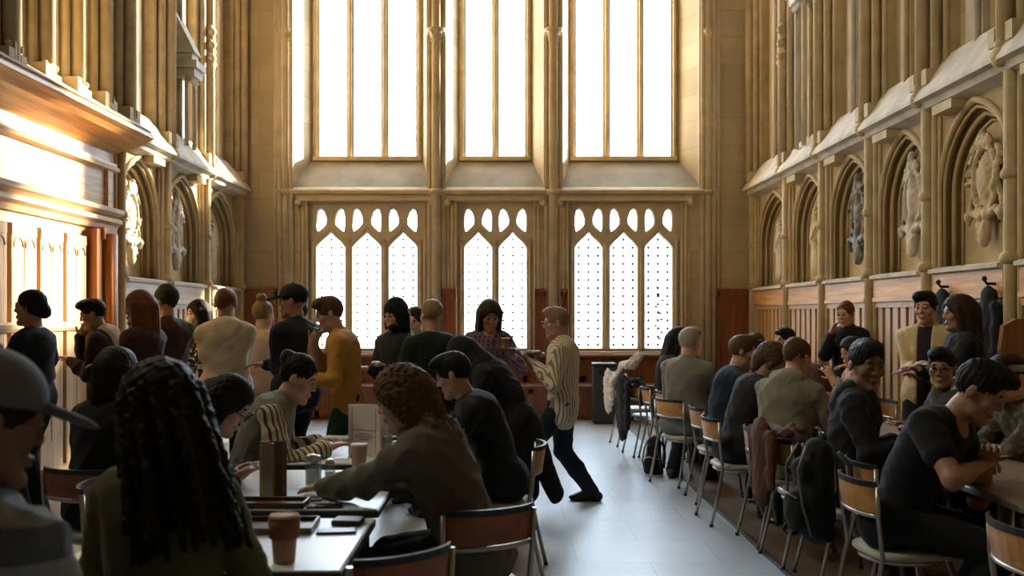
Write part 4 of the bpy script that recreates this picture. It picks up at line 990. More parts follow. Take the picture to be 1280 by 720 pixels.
# --- aisle tables
sitp('person with wavy brown hair in a charcoal hooded coat, reaching across the grey table', -.15, 4.02, 288, ('wooden backed chair carrying the person in the charcoal hooded coat', gCa, 'red', 334), H=1.76, lean=27, twist=-8, head=(-6, 20, 0), vx=.0062, sk='light', hair=('wavy', 'brown'), hs=1.05,
     top=dict(kind='jacket', c=(.105, .094, .078), hood=1, fur=1, hoodmat=cloth('fur_brown', (.10, .075, .05), 'flecks', (.2, .15, .1), 70.), amp=.010), legs=dict(c=blk), hl=(-.04, .66, .80), hr=(.20, .60, .80), bulk=1.06, curl=.5)
sitp('person with dark hair and glasses in a dark shirt, bent over the grey table', -1.68, 4.42, 84, ('wooden backed chair under the person with dark hair and glasses', gCa, 'red'), H=1.74, lean=33, head=(4, 34, 0), vx=.0068, sk='light', hair=('bob', 'black'), glasses=1,
     top=dict(kind='shirt', c=(.03, .028, .022), pat='plaid', c2=(.07, .06, .035), ps=10), legs=dict(c=blk), hl=(-.12, .42, .80), hr=(.12, .44, .80))
sitp('person in a grey jacket with cream striped sleeves, dark hair tied back', -1.47, 5.45, 86, ('wooden backed chair under the person with cream striped sleeves', gCa, 'red'), H=1.74, lean=24, head=(6, 26, 0), vx=.0072, sk='light', hair=('bun', 'black'),
     top=dict(kind='jacket', c=(.17, .168, .14), sleeve=cloth('sleeve_stripes', (.52, .44, .30), 'stripes', (.06, .05, .04), 11)), legs=dict(c=(.10, .105, .085)), hl=(-.16, .38, .80), hr=(.15, .46, .80))
sitp('person with short black hair in a black top, bent low beyond the charcoal hooded coat', -.02, 5.75, 274, ('wooden backed chair under the person in black beyond the charcoal hooded coat', gCa, 'tan'), H=1.74, lean=25, head=(8, 24, 0), vx=.0075, sk='tan', hair=('short', 'black'),
     top=dict(kind='sweater', c=blk), legs=dict(c=blk), hl=(-.12, .50, .80), hr=(.14, .48, .80))
stand('person in a long black coat and black headscarf, bent far over the table end', .10, 6.75, 278, H=1.62, lean=38, head=(4, 46, 0), vx=.0078, sk='light', hair=('hijab', 'black', blk), hipz=.78, bulk=.92,
      top=dict(kind='coat', c=blk, to=.30, flare=.10, tails=[((.0, -.06, .74), (.0, -.25, .30), .10, .055)]), legs=dict(c=blk), hl=(-.16, .50, .80), hr=(.14, .52, .80), fl=(-.10, .12, 0), fr=(.10, -.02, 0))
sitp('person in black sitting at the dark red chair, back to the camera', -2.10, 5.0, 20, ('dark red wooden chair behind the person with long locs', gCa, 'red'), H=1.72, lean=8, head=(0, 12, 0), vx=.0085, sk='tan', hair=('bob', 'black'), top=dict(kind='sweater', c=blk), legs=dict(c=blk), hl=(-.14, .30, .62), hr=(.14, .30, .62))
# --- queue
drink = dict(hl=(-.16, .22, 1.12), hr=(.05, .27, 1.34))
fold_ = dict(hl=(.06, .27, 1.10), hr=(-.04, .30, 1.14))
stand('person with dark gathered hair and bare arms in front of the lit oak boards', -3.47, 7.06, 276, H=1.74, head=(-10, 2, 0), vx=.0085, sk='tan', female=True, hair=('nape', 'black'), top=dict(kind='tee', c=blk), legs=dict(c=blk), hl=(-.10, .26, 1.22), hr=(.12, .25, 1.05))
stand('person with short black hair in a dark jacket and cream scarf, hand near mouth', -3.40, 8.18, 262, H=1.70, head=(-6, 16, 0), lean=6, vx=.0095, sk='tan', hair=('short', 'black'), top=dict(kind='jacket', c=(.03, .022, .018), hood=1, hoodmat=cloth('scarf_cream', (.62, .55, .44))), legs=dict(c=blk), hl=(-.10, .26, 1.16), hr=(.05, .23, 1.36), dr=(-.2, -.9, .5), curl=.9)
stand('person in a long brown coat with auburn hair, beside the dark jacket with cream scarf', -2.86, 7.58, 285, H=1.74, head=(-20, 6, 0), vx=.0092, sk='tan', hair=('long', 'auburn'), top=dict(kind='coat', c=(.055, .028, .016), to=.5), legs=dict(c=blk), **fold_)
stand('person in a black knitted cap and dark brown jacket, back to the camera', -3.03, 8.62, 325, H=1.80, head=(-22, 4, 0), vx=.0098, sk='tan', hair=('cropped', 'black'), hat=('beanie', (.02, .018, .018)), top=dict(kind='jacket', c=(.05, .03, .022)), legs=dict(c=blk), **fold_)
stand('person with black hair and a pale face covering, wearing a dark flecked scarf', -3.05, 9.62, 215, H=1.70, head=(14, 8, 0), vx=.0098, sk='fair', hair=('long', 'black'), mask=1, top=dict(kind='sweater', c=(.02, .02, .02), pat='flecks', c2=(.55, .52, .48), ps=26), legs=dict(c=blk), **fold_)
stand('person with close cropped auburn hair in a cream hooded jacket, back to the camera', -2.33, 7.98, 345, H=1.78, head=(6, 4, 0), vx=.009, sk='tan', hair=('cropped', 'auburn'), top=dict(kind='jacket', c=(.60, .50, .34), hood=1, hem=.06), legs=dict(c=blk), bulk=1.1, **fold_)
stand('person with a blond brown top bun in a pale pink top, queueing', -2.19, 8.62, 12, H=1.68, head=(14, 4, 0), vx=.0095, sk='fair', female=True, hair=('topbun', 'sandy'), top=dict(kind='sweater', c=(.58, .42, .34)), legs=dict(c=(.03, .035, .045)), **fold_)
stand('person in dark glasses and a pink sleeved top, raising a hand to the chin', -2.02, 9.35, 250, H=1.70, head=(-6, 2, 0), vx=.0098, sk='light', hair=('short', 'darkbrown'), glasses=1, top=dict(kind='sweater', c=(.34, .15, .13)), legs=dict(c=blk), hl=(-.14, .25, 1.1), hr=(.04, .25, 1.40))
stand('person in a black cap and black jacket seen from behind, taller than the neighbours', -1.69, 7.75, 302, H=1.80, head=(-24, 4, 0), vx=.009, sk='tan', hair=('cropped', 'black'), hat=('cap', (.015, .015, .016)), top=dict(kind='jacket', c=(.017, .018, .022)), legs=dict(c=blk), bulk=1.1, **fold_)
stand('person in a mustard jacket over a dark waistcoat, eating with a hand at the mouth', -1.22, 7.42, 262, H=1.71, lean=9, head=(-2, 18, 0), vx=.0085, sk='light', hair=('short', 'brown'), top=dict(kind='jacket', c=(.42, .215, .045), open=.06), shirt=(.03, .03, .032), legs=dict(c=(.016, .04, .022)), hl=(-.14, .32, 1.05), hr=(.03, .27, 1.34), dr=(-.2, -.9, .5), curl=1.)
stand('bearded person in a black knitted hat, facing the person in mustard', -.90, 8.05, 216, H=1.67, head=(6, 6, 0), vx=.0092, sk='light', hair=('bob', 'black'), hat=('beanie', (.012, .013, .014)), beard='short', top=dict(kind='jacket', c=(.02, .021, .022)), legs=dict(c=blk), **fold_)
stand('person with curly dark hair half hidden behind the fair haired person in black', -.86, 9.3, 200, H=1.62, head=(0, 8, 0), vx=.010, sk='fair', hair=('curlyshort', 'darkbrown'), top=dict(kind='sweater', c=(.08, .04, .05)), legs=dict(c=blk))
stand('person with short fair hair in a black sweater, back to the camera, between two windows', -.56, 7.40, 338, H=1.68, head=(-10, 4, 0), vx=.0085, sk='light', hair=('cropped', 'sandy'), top=dict(kind='sweater', c=(.014, .017, .014)), legs=dict(c=blk), bulk=1.14)
stand('person with long brown hair in a plum plaid shirt holding a dark tray', -.15, 8.30, 168, H=1.70, head=(0, 26, 0), vx=.0088, sk='tan', female=True, hair=('long', 'darkbrown'), top=dict(kind='shirt', c=(.085, .04, .06), pat='plaid', c2=(.20, .13, .16), ps=9), legs=dict(c=(.03, .03, .035)), apron=(.10, .055, .04), hl=(-.17, .27, 1.18), hr=(.17, .27, 1.18), nl=(0, 0, 1), nr=(0, 0, 1))
stand('person in a cream striped jacket and dark trousers, striding across the aisle with a plate', .47, 7.90, 276, H=1.66, lean=2, bulk=1.09, head=(-6, 8, 0), vx=.0075, sk='light', hair=('short', 'sandy'), glasses=1, top=dict(kind='jacket', c=(.66, .58, .45), pat='stripes', c2=(.24, .18, .12), ps=13, open=.065, hem=.14), shirt=(.11, .055, .035), legs=dict(c=(.017, .022, .034)),
      hl=(-.10, .21, 1.14), hr=(.07, .23, 1.13), nl=(0, 0, 1), nr=(0, 0, 1), fl=(-.10, .44, 0.012), fr=(.11, -.24, 0.0), hipz=.82, shoes=(.012, .011, .011))
# --- oak wall tables
sitp('person with short black hair in a black t-shirt, forearms on the brown table', 1.88, 4.60, 112, ('wooden backed chair under the person in the black t-shirt', gCo, 'tan', 86), H=1.84, lean=27, twist=38, side=4, head=(20, 34, 0), vx=.0058, sk='tan', hair=('short', 'black'), top=dict(kind='tee', c=(.012, .013, .017)), legs=dict(c=(.013, .013, .015)),
     hl=(.03, .38, .87), hr=(.13, .34, .86), el=(-.5, -.1, -.5), er=(1., -.3, -.3), curl=.9, hs=1.06, fl=(-.14, .22, 0), fr=(.14, .22, 0))
sitp('person with black hair and a dark zipped jacket, face turned towards the camera', 2.0, 5.58, 92, ('wooden backed chair whose occupant wears the dark zipped jacket', gCo, 'tan', 88), H=1.76, lean=9, twist=30, hs=1.14, head=(80, 12, 0), vx=.0068, sk='brown', hair=('short', 'black'), top=dict(kind='jacket', c=(.016, .017, .022), hood=1), legs=dict(c=blk), hl=(-.1, .30, .80), hr=(.2, .26, .80))
sitp('person in a grey green hooded jacket with short brown hair, back to the camera', 1.90, 6.56, 48, ('wooden backed chair under the person in the grey green hooded jacket', gCo, 'tan', 84), H=1.78, lean=13, head=(4, 14, 0), vx=.0078, sk='light', hair=('cropped', 'brown'), bulk=1.14, top=dict(kind='jacket', c=(.20, .185, .14), hood=1, amp=.010), legs=dict(c=blk), hl=(.02, .36, .80), hr=(.18, .40, .80))
sitp('person with brown hair in a black sweater, beyond the grey green jacket', 1.74, 7.22, 84, ('wooden backed chair under the person with brown hair and black sweater', gCo, 'tan', 86), H=1.74, lean=21, head=(10, 24, 0), vx=.0085, sk='tan', hair=('tousled', 'brown'), top=dict(kind='sweater', c=(.022, .023, .026)), legs=dict(c=blk), hl=(-.12, .48, .80), hr=(.14, .48, .80))
sitp('person with swept back brown hair in a navy top, at the brown tables', 1.80, 8.02, 88, ('wooden backed chair under the person in the navy top', gCo, 'tan', 88), H=1.76, lean=15, head=(14, 12, 0), vx=.0092, sk='light', hair=('short', 'brown'), top=dict(kind='sweater', c=(.02, .03, .05)), legs=dict(c=blk), hl=(-.12, .44, .80), hr=(.14, .44, .80))
sitp('person with grey brown hair in a grey coat, back to the camera, nearer the windows', 1.66, 8.85, 34, ('wooden backed chair under the person in the grey coat', gCo, 'tan', 60), H=1.82, lean=6, head=(4, 8, 0), vx=.0095, sk='light', hair=('short', 'grey'), bulk=1.1, top=dict(kind='jacket', c=(.19, .19, .175)), legs=dict(c=blk), hl=(-.1, .40, .80), hr=(.15, .40, .80), fl=(-.22, .22, 0), fr=(.10, .33, 0))
sitp('person with long black hair resting a pale face on one hand, near the last window', 1.70, 10.2, 96, ('wooden backed chair under the person resting a face on one hand', gCo, 'tan', 90), H=1.80, lean=10, head=(16, 16, 0), vx=.010, sk='fair', female=True, hair=('long', 'black'), top=dict(kind='sweater', c=(.02, .02, .022)), legs=dict(c=blk), hl=(-.12, .36, .80), hr=(.08, .22, 1.14))
far = dict(vx=.0105, legs=dict(c=blk))
sitp('person with brown curls leaning across the table from the wall side, facing the aisle', 3.06, 10.92, 270, ('chair by the oak wall under the person with brown curls', gCo, 'tan'), H=1.70, lean=20, head=(0, 14, 0), sk='light', hair=('curlyshort', 'brown'), top=dict(kind='sweater', c=(.06, .04, .03)), **far)
sitp('person with black hair nodding over the table, beside the brown curls', 3.05, 10.22, 262, ('chair by the oak wall under the nodding person with black hair', gCo, 'tan'), H=1.72, lean=30, head=(0, 34, 0), sk='tan', hair=('short', 'black'), top=dict(kind='sweater', c=blk), **far)
sitp('person with fair curly hair leaning forward beyond the grey green jacket', 3.08, 9.22, 262, ('chair by the oak wall under the person with fair curly hair', gCo, 'tan'), H=1.74, lean=28, head=(-4, 20, 0), sk='light', hair=('curlyshort', 'sandy'), top=dict(kind='sweater', c=(.10, .05, .045)), **far)
sitp('person in a pale pink patterned jacket seated by the oak wall', 3.22, 8.62, 262, ('chair by the oak wall under the pale pink patterned jacket', gCo, 'tan'), H=1.68, lean=8, head=(0, 16, 0), sk='light', hair=('bob', 'darkbrown'), female=True, vx=.0095, legs=dict(c=blk), top=dict(kind='jacket', c=(.52, .34, .28), pat='print', c2=(.25, .12, .10), ps=24), hl=(-.05, .32, .98), hr=(.12, .40, .80))
sitp('person with round glasses, black hair and a pale fur hood', 3.10, 6.34, 269, ('chair by the oak wall under the person with a pale fur hood', gCo, 'tan'), H=1.72, lean=24, head=(-54, 8, 0), fl=(-.115, .27, 0), fr=(.115, .27, 0), vx=.0078, sk='tan', hair=('short', 'black'), glasses=1, top=dict(kind='jacket', c=(.06, .05, .045), hood=1, fur=1, hoodmat=cloth('fur_pale', (.62, .56, .48))), legs=dict(c=blk))
sitp('person with a grey headband opposite the black t-shirt, pale hand on the brown table', 3.14, 5.50, 262, ('chair by the oak wall under the person with a grey headband', gCo, 'tan'), H=1.74, lean=27, head=(-10, 12, 0), vx=.0070, sk='fair', hair=('short', 'darkbrown'), hat=('headband', (.30, .31, .31)), top=dict(kind='jacket', c=(.07, .06, .045), pat='print', c2=(.16, .13, .10), ps=18), legs=dict(c=blk), hl=(.06, .56, .80), hr=(.20, .46, .80), curl=1.)
sitp('person with black hair seated at the far wall corner, partly hidden by heads', 3.42, 11.5, 262, ('chair by the oak wall nearest the corner of the hall', gCo, 'tan'), H=1.74, lean=4, head=(0, 10, 0), sk='tan', hair=('short', 'black'), top=dict(kind='sweater', c=blk), **far)
stand('person in a black jacket with reddish face, hand at the mouth, by the oak wall', 3.46, 9.70, 232, H=1.70, head=(-4, 14, 0), vx=.0095, sk='light', hair=('cropped', 'auburn'), top=dict(kind='jacket', c=(.013, .014, .018)), legs=dict(c=blk), hl=(-.16, .24, 1.05), hr=(.02, .25, 1.36))
stand('person with black hair in a cream jacket and dark tie, standing against the oak boards', 3.48, 7.92, 216, H=1.75, head=(8, 8, 0), vx=.009, sk='light', hair=('short', 'black'), top=dict(kind='jacket', c=(.60, .48, .30), open=.05), shirt=(.03, .022, .03), legs=dict(c=blk), **fold_)
stand('person with long brown hair in a dark green jacket, standing before the cream jacket', 3.36, 7.05, 288, H=1.70, head=(-8, 6, 0), vx=.0085, sk='tan', female=True, hair=('long', 'darkbrown'), top=dict(kind='jacket', c=(.024, .028, .028)), legs=dict(c=blk), **fold_)
# ---------------------------------------------------------------- small things
def M4(x, y, z, rz=0., rx=0., ry=0.): return Matrix.Translation((x, y, z)) @ Matrix.Rotation(rad(rz), 4, 'Z') @ Matrix.Rotation(rad(rx), 4, 'X') @ Matrix.Rotation(rad(ry), 4, 'Y')
KRAFT = plain('kraft_card', (.40, .24, .14), .7, var=.06); KRAFTD = plain('cup_sleeve', (.24, .085, .05), .8, var=.1, vscale=60.); WHITEC = plain('white_card', (.62, .55, .48), .6, var=.04); BROWNC = plain('brown_leather', (.14, .09, .055), .5); GLS = glassmat('clear_glass', (.86, .89, .9), .14)
PHONE = plain('phone_black', (.012, .012, .014), .18); PAPER = plain('paper_white', (.68, .68, .70), .7, var=.03)
def cup(x, y, z, h, r, label, sleeve=True):
    t = thing('paper_cup', label, 'cup', (x, y, z))
    m = MB(); m.lathe([(r*.72, 0), (r*.74, .004), (r*.97, h*.93), (r*1.03, h*.935), (r*1.03, h*.95), (r*.94, h*.95), (r*.70, .008)], 24); m.build('cup_body', KRAFT, t)
    if sleeve:
        m = MB(); m.lathe([(r*.86+.001, h*.50), (r*.97+.003, h*.52), (r*1.02+.003, h*.90), (r*.96, h*.91)], 24, cap=False); m.build('sleeve', KRAFTD, t)
    m = MB(); m.lathe([(r*1.05, h*.93), (r*1.06, h*.955), (r*1.0, h*.965), (r*.95, h), (r*.86, h*1.0), (r*.84, h*.98)], 24); m.build('lid', KRAFT if sleeve else WHITEC, t); return t
def slab(name, label, cat, c, hx, rz, mat, group=None, b=.004, top=None):
    m = MB(); m.rbox((-hx[0], -hx[1], 0), (hx[0], hx[1], hx[2]*2), b)
    if top: m.box((-hx[0]+.006, -hx[1]+.006, hx[2]*2), (hx[0]-.006, hx[1]-.006, hx[2]*2+.0008))
    o = m.build(name, mat); o.location = c; o.rotation_euler = (0, 0, rad(rz)); return tag(o, label, cat, group)
Z = ZTAB+.001
cup(-.715, 3.10, Z, .155, .047, 'tan paper cup with a brown sleeve on the nearest grey table')
cup(-.72, 4.72, Z, .165, .042, 'plain tan paper cup on the middle grey table beside the glass caddy', False)
# standing menu folder, menu cards
def folder(x, y, z, w, h, rz, label, mat, lines=False, spread=26):
    t = thing('menu_stand', label, 'menu', (x, y, z), rad(rz))
    for s in (-1, 1):
        m = MB(); m.rbox((0, -.003, 0), (w, .003, h), .002, M4(0, 0, 0, 90+s*spread-90*1)); o = m.build('cover', mat, t)
        if s < 0 or not lines:
            for k in (.12, .86): m = MB(); m.box((w*k, -.0042, h*.06), (w*k+.004, .0042, h*.94), M4(0, 0, 0, s*spread)); m.build('stitched_edge', plain('stitch', (.30, .22, .15), .7), o)
        if lines and s < 0:
            m = MB(); m.box((w*.16, -.0046, h*.50), (w*.86, .0046, h*.515), M4(0, 0, 0, s*spread))
            for k, (a, b) in enumerate(((.30, .74), (.22, .82), (.34, .70))): m.box((w*a, -.0046, h*(.42-.05*k)), (w*b, .0046, h*(.435-.05*k)), M4(0, 0, 0, s*spread))
            m.build('print_lines', plain('print_ink', (.12, .10, .08), .7), o)
    return t
folder(-1.075, 4.20, Z, .115, .245, -18, 'tall brown menu folder standing open on the middle grey table', BROWNC)
folder(-.90, 5.50, Z, .25, .285, -16, 'large pale menu card with a few printed lines on the farthest grey table', WHITEC, True, 20)
folder(-1.38, 3.55, Z, .13, .27, -24, 'white folded card behind the shoulder of the person with locs', plain('white_card_b', (.60, .58, .56), .6), False, 30)
# glass condiment caddy and glasses
def glass_jar(x, y, z, r, h, label, lid=True):
    t = thing('glass_shaker', label, 'shaker', (x, y, z)); m = MB(); m.lathe([(r*.9, 0), (r, .01), (r, h*.75), (r*.8, h*.85), (r*.78, h*.85), (r*.9, h*.74), (r*.9, .012)], 16); m.build('jar', GLS, t)
    m = MB(); m.lathe([(r*.6, .006), (r*.82, .012), (r*.82, h*.5), (r*.3, h*.5)], 14); m.build('contents', plain('salt', (.70, .70, .70), .8), t)
    if lid: m = MB(); m.lathe([(r*.84, h*.82), (r*.88, h*.84), (r*.85, h*.97), (r*.5, h)], 16); m.build('lid', STEEL, t)
for i, (dx, dy, r, h, lb) in enumerate(((0, 0, .032, .15, 'tall glass shaker with a steel lid beside the plain tan cup'), (.075, .05, .026, .12, 'small glass shaker half behind the tall glass one'), (.0, .10, .028, .13, 'middle glass shaker standing behind the tall glass one'))): glass_jar(-.90+dx, 4.46+dy, Z, r, h, lb)
glass_jar(-.66, 5.40, Z, .035, .14, 'clear drinking glass beside the large pale menu card', False)
# napkins, plates, phones, trays, books
def plate(x, y, z, r, label, mat, food=True):
    t = thing('plate', label, 'plate', (x, y, z)); m = MB(); m.lathe([(r*.55, 0), (r*.6, .004), (r*.96, .014), (r, .018), (r*.98, .020), (r*.6, .008), (.001, .008)], 28); m.build('dish', mat, t)
    if food:
        rr = random.Random(int(r*9999)+int(abs(x)*100)); v, q = rough_surface([ell((rr.uniform(-.05, .05), rr.uniform(-.05, .05), .022), (.03, .026, .018), k=.01) for _ in range(6)], .006); link_mesh('food', mesh_np('food', v, q), plain('salad', (.20, .18, .06), .6, var=.5, vscale=40.), t)
CER = plain('ceramic', (.60, .59, .57), .25); CERD = plain('ceramic_dark', (.05, .04, .035), .3)
plate(-.62, 4.55, Z, .105, 'dark plate with food under the sleeve of the charcoal hooded coat', CERD)
plate(-.95, 5.95, Z, .11, 'pale plate with salad beyond the large pale menu card', CER)
plate(-.65, 5.70, Z, .10, 'dark plate with food in front of the bent person in black', CERD)
slab('smartphone', 'black phone lying on the middle grey table near its edge', 'phone', (-.75, 3.985, Z), (.074, .036, .0045), 4, PHONE)
slab('smartphone', 'black phone lying on the nearest grey table beside the dark tray', 'phone', (-.62, 3.52, Z), (.072, .036, .0045), 8, PHONE)
slab('wallet', 'black wallet resting near the phone on the nearest grey table', 'wallet', (-.60, 3.66, Z), (.055, .045, .011), -6, plain('wallet_black', (.014, .013, .013), .5), b=.005)
slab('napkin', 'white paper napkin on the nearest grey table by its far edge', 'napkin', (-.83, 3.72, Z), (.07, .03, .002), 5, PAPER, b=.001)
slab('paper_sheet', 'white sheet of paper in front of the person with striped sleeves', 'paper', (-.95, 5.22, Z), (.13, .09, .0012), 12, PAPER, b=.0005)
slab('paper_sheet', 'white sheet of paper at the far corner of the farthest grey table', 'paper', (-.62, 5.98, Z), (.12, .08, .0012), -9, PAPER, b=.0005)
slab('notebook', 'dark closed notebook at the far end of the farthest grey table', 'book', (-.78, 6.14, Z), (.105, .075, .008), 8, plain('book_dark', (.06, .045, .035), .5))
slab('notebook', 'brown closed notebook under the papers on the farthest grey table', 'book', (-1.06, 6.12, Z), (.11, .08, .009), -12, plain('book_brown', (.18, .10, .06), .5))
def tray(x, y, z, hx, hy, rz, label, mat):
    t = MB(); t.rbox((-hx, -hy, 0), (hx, hy, .008), .004)
    for a, b in (((-hx, -hy), (hx, -hy+.012)), ((-hx, hy-.012), (hx, hy)), ((-hx, -hy), (-hx+.012, hy)), ((hx-.012, -hy), (hx, hy))): t.rbox((a[0], a[1], 0), (b[0], b[1], .024), .004)
    o = t.build('serving_tray', mat); o.location = (x, y, z); o.rotation_euler = (0, 0, rad(rz)); return tag(o, label, 'tray')
TRW = wood('tray_wood', (.10, .055, .03), 'X', .35)
tray(-.90, 3.585, Z, .19, .11, 2, 'dark wooden tray across the nearest grey table behind the tan cup', TRW)
tray(-1.03, 4.02, Z, .20, .075, -1, 'narrow dark wooden tray along the near edge of the middle grey table', TRW)
tray(-.09, 7.93, 1.252, .19, .13, -8, 'dark wooden tray held by the person in the plum plaid shirt', TRW)
plate(.24, 7.88, 1.215, .085, 'dark plate handed over by the person in the cream striped jacket', CERD)
cup(.0, 7.92, 1.262, .095, .036, 'small tan paper cup standing on the dark tray held in the aisle', False)
# pen in the reaching hand
m = MB(); m.tube([(0, 0, 0), (.14, 0, .0)], .0045, 8); m.tube([(-.012, 0, 0), (0, 0, 0)], [.0012, .0045], 8); o = m.build('pen', PHONE); o.location = (-.92, 4.06, Z+.006); o.rotation_euler = (0, 0, rad(14)); tag(o, 'dark pen on the middle grey table beside the reaching hand', 'pen')
m = MB(); m.tube([(0, 0, 0), (.17, 0, .0)], .0045, 8); m.rbox((.11, -.011, -.004), (.19, .011, .004), .003); o = m.build('table_knife', STEEL); o.location = (-.98, 4.16, Z+.006); o.rotation_euler = (0, 0, rad(5)); tag(o, 'steel table knife lying between the menu folder and the reaching hand', 'knife')
# empty chairs, coats and bags
chair(-.46, 3.28, 320, 'empty wooden backed chair tucked in at the nearest grey table', gCa, 'red')
chair(2.08, 5.09, 90, 'wooden backed chair with a large dark backpack hung on it', gCo, 'tan')
chair(1.92, 6.04, 86, 'wooden backed chair with a brown coat over its back', gCo, 'tan')
chair(2.08, 3.55, 92, 'empty wooden backed chair at the near end of the oak wall tables', gCo, 'tan')
chair(1.60, 10.62, 80, 'chair draped with a black coat and pale fur near the last window', gCo, 'tan')
chair(1.54, 11.45, 84, 'chair with a pale fur garment on it, closest to the windows', gCo, 'tan')
chair(1.78, 9.70, 90, 'empty wooden backed chair beside the black floor bag', gCo, 'tan')
def blob(name, label, cat, P, h, mat, loc, rz=0., amp=.008, f=1., group=None, parts=()):
    v, q = rough_surface(P, h, 0, fold(len(label), amp, f)); root = thing(name, label, cat, loc, rad(rz), group)
    link_mesh(parts[0] if parts else 'cloth', mesh_np(name, v, q), mat, root); return root
BAG = cloth('bag_black', (.014, .015, .016)); STRAP = plain('strap', (.05, .05, .05), .7)
def backpack(x, y, z, rz, label, s=1., mat=BAG):
    P = [cap((0, 0, .14*s), (0, .02*s, .44*s), .15*s, .105*s, .04, (V(0, 1, 0), .72)), ell((0, -.09*s, .16*s), (.125*s, .075*s, .125*s), k=.025), ell((0, -.06*s, .36*s), (.10*s, .05*s, .08*s), k=.02), ell((0, .03*s, .03*s), (.13*s, .08*s, .04*s), k=.04)]
    t = blob('backpack', label, 'backpack', P, .012, mat, (x, y, z), rz, .008, 1., None, ('bag_body',))
    for d in (-1, 1):
        m = MB(); m.tube([(d*.08*s, .10*s, .47*s), (d*.10*s, .155*s, .40*s), (d*.11*s, .165*s, .25*s), (d*.11*s, .12*s, .07*s)], .014, 8); m.build('strap', STRAP, t)
    for d in (-1, 1):
        m = MB(); m.tube([(d*.07*s, -.06*s, .50*s), (d*.10*s, -.115*s, .38*s), (d*.135*s, -.10*s, .20*s), (d*.12*s, -.05*s, .04*s)], .008, 8); m.build('side_strap', plain('strap_grey', (.10, .10, .10), .6), t)
    m = MB(); m.tube([(-.04*s, .03*s, .52*s), (0, .03*s, .565*s), (.04*s, .03*s, .52*s)], .009, 8); m.build('grab_loop', STRAP, t)
    m = MB(); m.tube([(-.12*s, -.13*s, .24*s), (0, -.185*s, .27*s), (.12*s, -.13*s, .24*s)], .005, 6); m.build('zip', STEEL, t); return t
backpack(1.635, 5.09, .36, -90, 'large dark backpack hung behind the chair between the two men by the brown tables', 1.0)
backpack(1.44, 9.34, .0, -30, 'black bag standing on the floor under the chairs near the windows', .66)
def drape(x, y, rz, label, mat, drop=.42, fur=False, h=.014, wd=.20):
    """a garment folded over a chair back: local y=-.23 is the back"""
    P = [cap((-wd, -.225, .815), (wd, -.225, .815), .045, k=.03), cap((-wd*.9, -.315, .78), (-wd*.8, -.31, .80-drop), .055, .05, .05, (V(0, 1, 0), .6)), cap((wd*.9, -.315, .78), (wd*.8, -.31, .80-drop*.9), .055, .05, .05, (V(0, 1, 0), .6)), cap((0, -.32, .78), (0, -.315, .80-drop*1.05), .13, .12, .05, (V(0, 1, 0), .35)), cap((-wd*.7, -.125, .76), (wd*.7, -.125, .76), .04, k=.03), cap((0, -.125, .76), (0, -.115, .62), .12, .10, .05, (V(0, 1, 0), .3))]
    C_ = [bxp((0, -.215, .66), (.25, .066, .142), k=.004)]
    v, q = rough_surface(P, h, 0, fold(len(label), .014 if fur else .009, 3. if fur else 1.1), C_); o = link_mesh('draped_coat', mesh_np('draped_coat', v, q), mat); o.location = (x, y, 0); o.rotation_euler = (0, 0, -rad(rz)); return tag(o, label, 'coat')
FUR = cloth('fur_white', (.66, .62, .56), 'flecks', (.40, .36, .30), 60.)
drape(1.92, 6.04, 86, 'brown coat folded over a chair back beside the grey green jacket', cloth('coat_brown', (.085, .034, .022)), .32)
drape(1.60, 10.62, 80, 'black coat hanging over a chair back near the last window', cloth('coat_black', blk), .50)
drape(1.54, 11.45, 84, 'pale fur garment hanging over the chair closest to the windows', FUR, .30, True)
# pale fur over the shoulders of the coat heap
P = [cap((-.16, -.26, .90), (.14, -.24, .93), .06, .05, .04), cap((-.1, -.28, .88), (-.14, -.40, .70), .06, .045, .04), cap((.08, -.26, .92), (.16, -.18, 1.02), .055, .05, .04)]
v, q = rough_surface(P, .014, 0, fold(4, .014, 3.)); o = link_mesh('fur_stole', mesh_np('fur_stole', v, q), FUR); o.location = (1.60, 10.62, .075); o.rotation_euler = (0, 0, -rad(80)); tag(o, 'pale fur stole thrown on top of the black coat', 'stole')
# coats on pegs along the oak boards, bench end post, bin under the windows
for y, lb in ((8.30, 'black coat on a peg beside the person in the cream jacket'), (7.50, 'black coat on a peg behind the person in the dark green jacket')):
    t = thing('hanging_coat', lb, 'coat', (XR-.10, y, 0)); v, q = rough_surface([cap((-.03, 0, 1.68), (-.03, 0, 1.05), .10, .15, .05, (V(1, 0, 0), .5)), cap((-.03, -.12, 1.60), (-.04, -.15, 1.12), .05, .05, .04), cap((-.03, .12, 1.60), (-.04, .15, 1.12), .05, .05, .04)], .014, 0, fold(8, .008)); link_mesh('coat_body', mesh_np('coat_body', v, q), cloth('coat_black', blk), t)
    m = MB(); m.tube([(.06, 0, 1.79), (-.05, 0, 1.79), (-.07, 0, 1.82)], .012, 8); m.sph((-.07, 0, 1.83), .022, 8); m.build('peg', BLKM, t)
t = thing('settle', 'oak settle end with a rounded cap against the boarded wall', 'bench', (3.60, 6.72, 0)); m = MB(); m.prism([(-.22, 0), (.22, 0), (.22, 1.38), (.19, 1.48), (.10, 1.52), (-.05, 1.52), (-.14, 1.47), (-.16, 1.30), (-.10, .95), (-.22, .70)], -.05, .0, 'y'); m.build('end_panel', wood('settle_oak', (.27, .12, .05)), t)
m = MB(); m.rbox((-.26, -.72, .42), (.22, -.05, .46), .01); m.build('bench_seat', OAKX, t); m = MB(); m.rbox((.16, -.72, .46), (.22, -.05, 1.38), .01); m.build('bench_back', OAKX, t); m = MB(); m.box((-.2, -.72, 0), (.22, -.67, .42)); m.build('leg', OAKX, t)
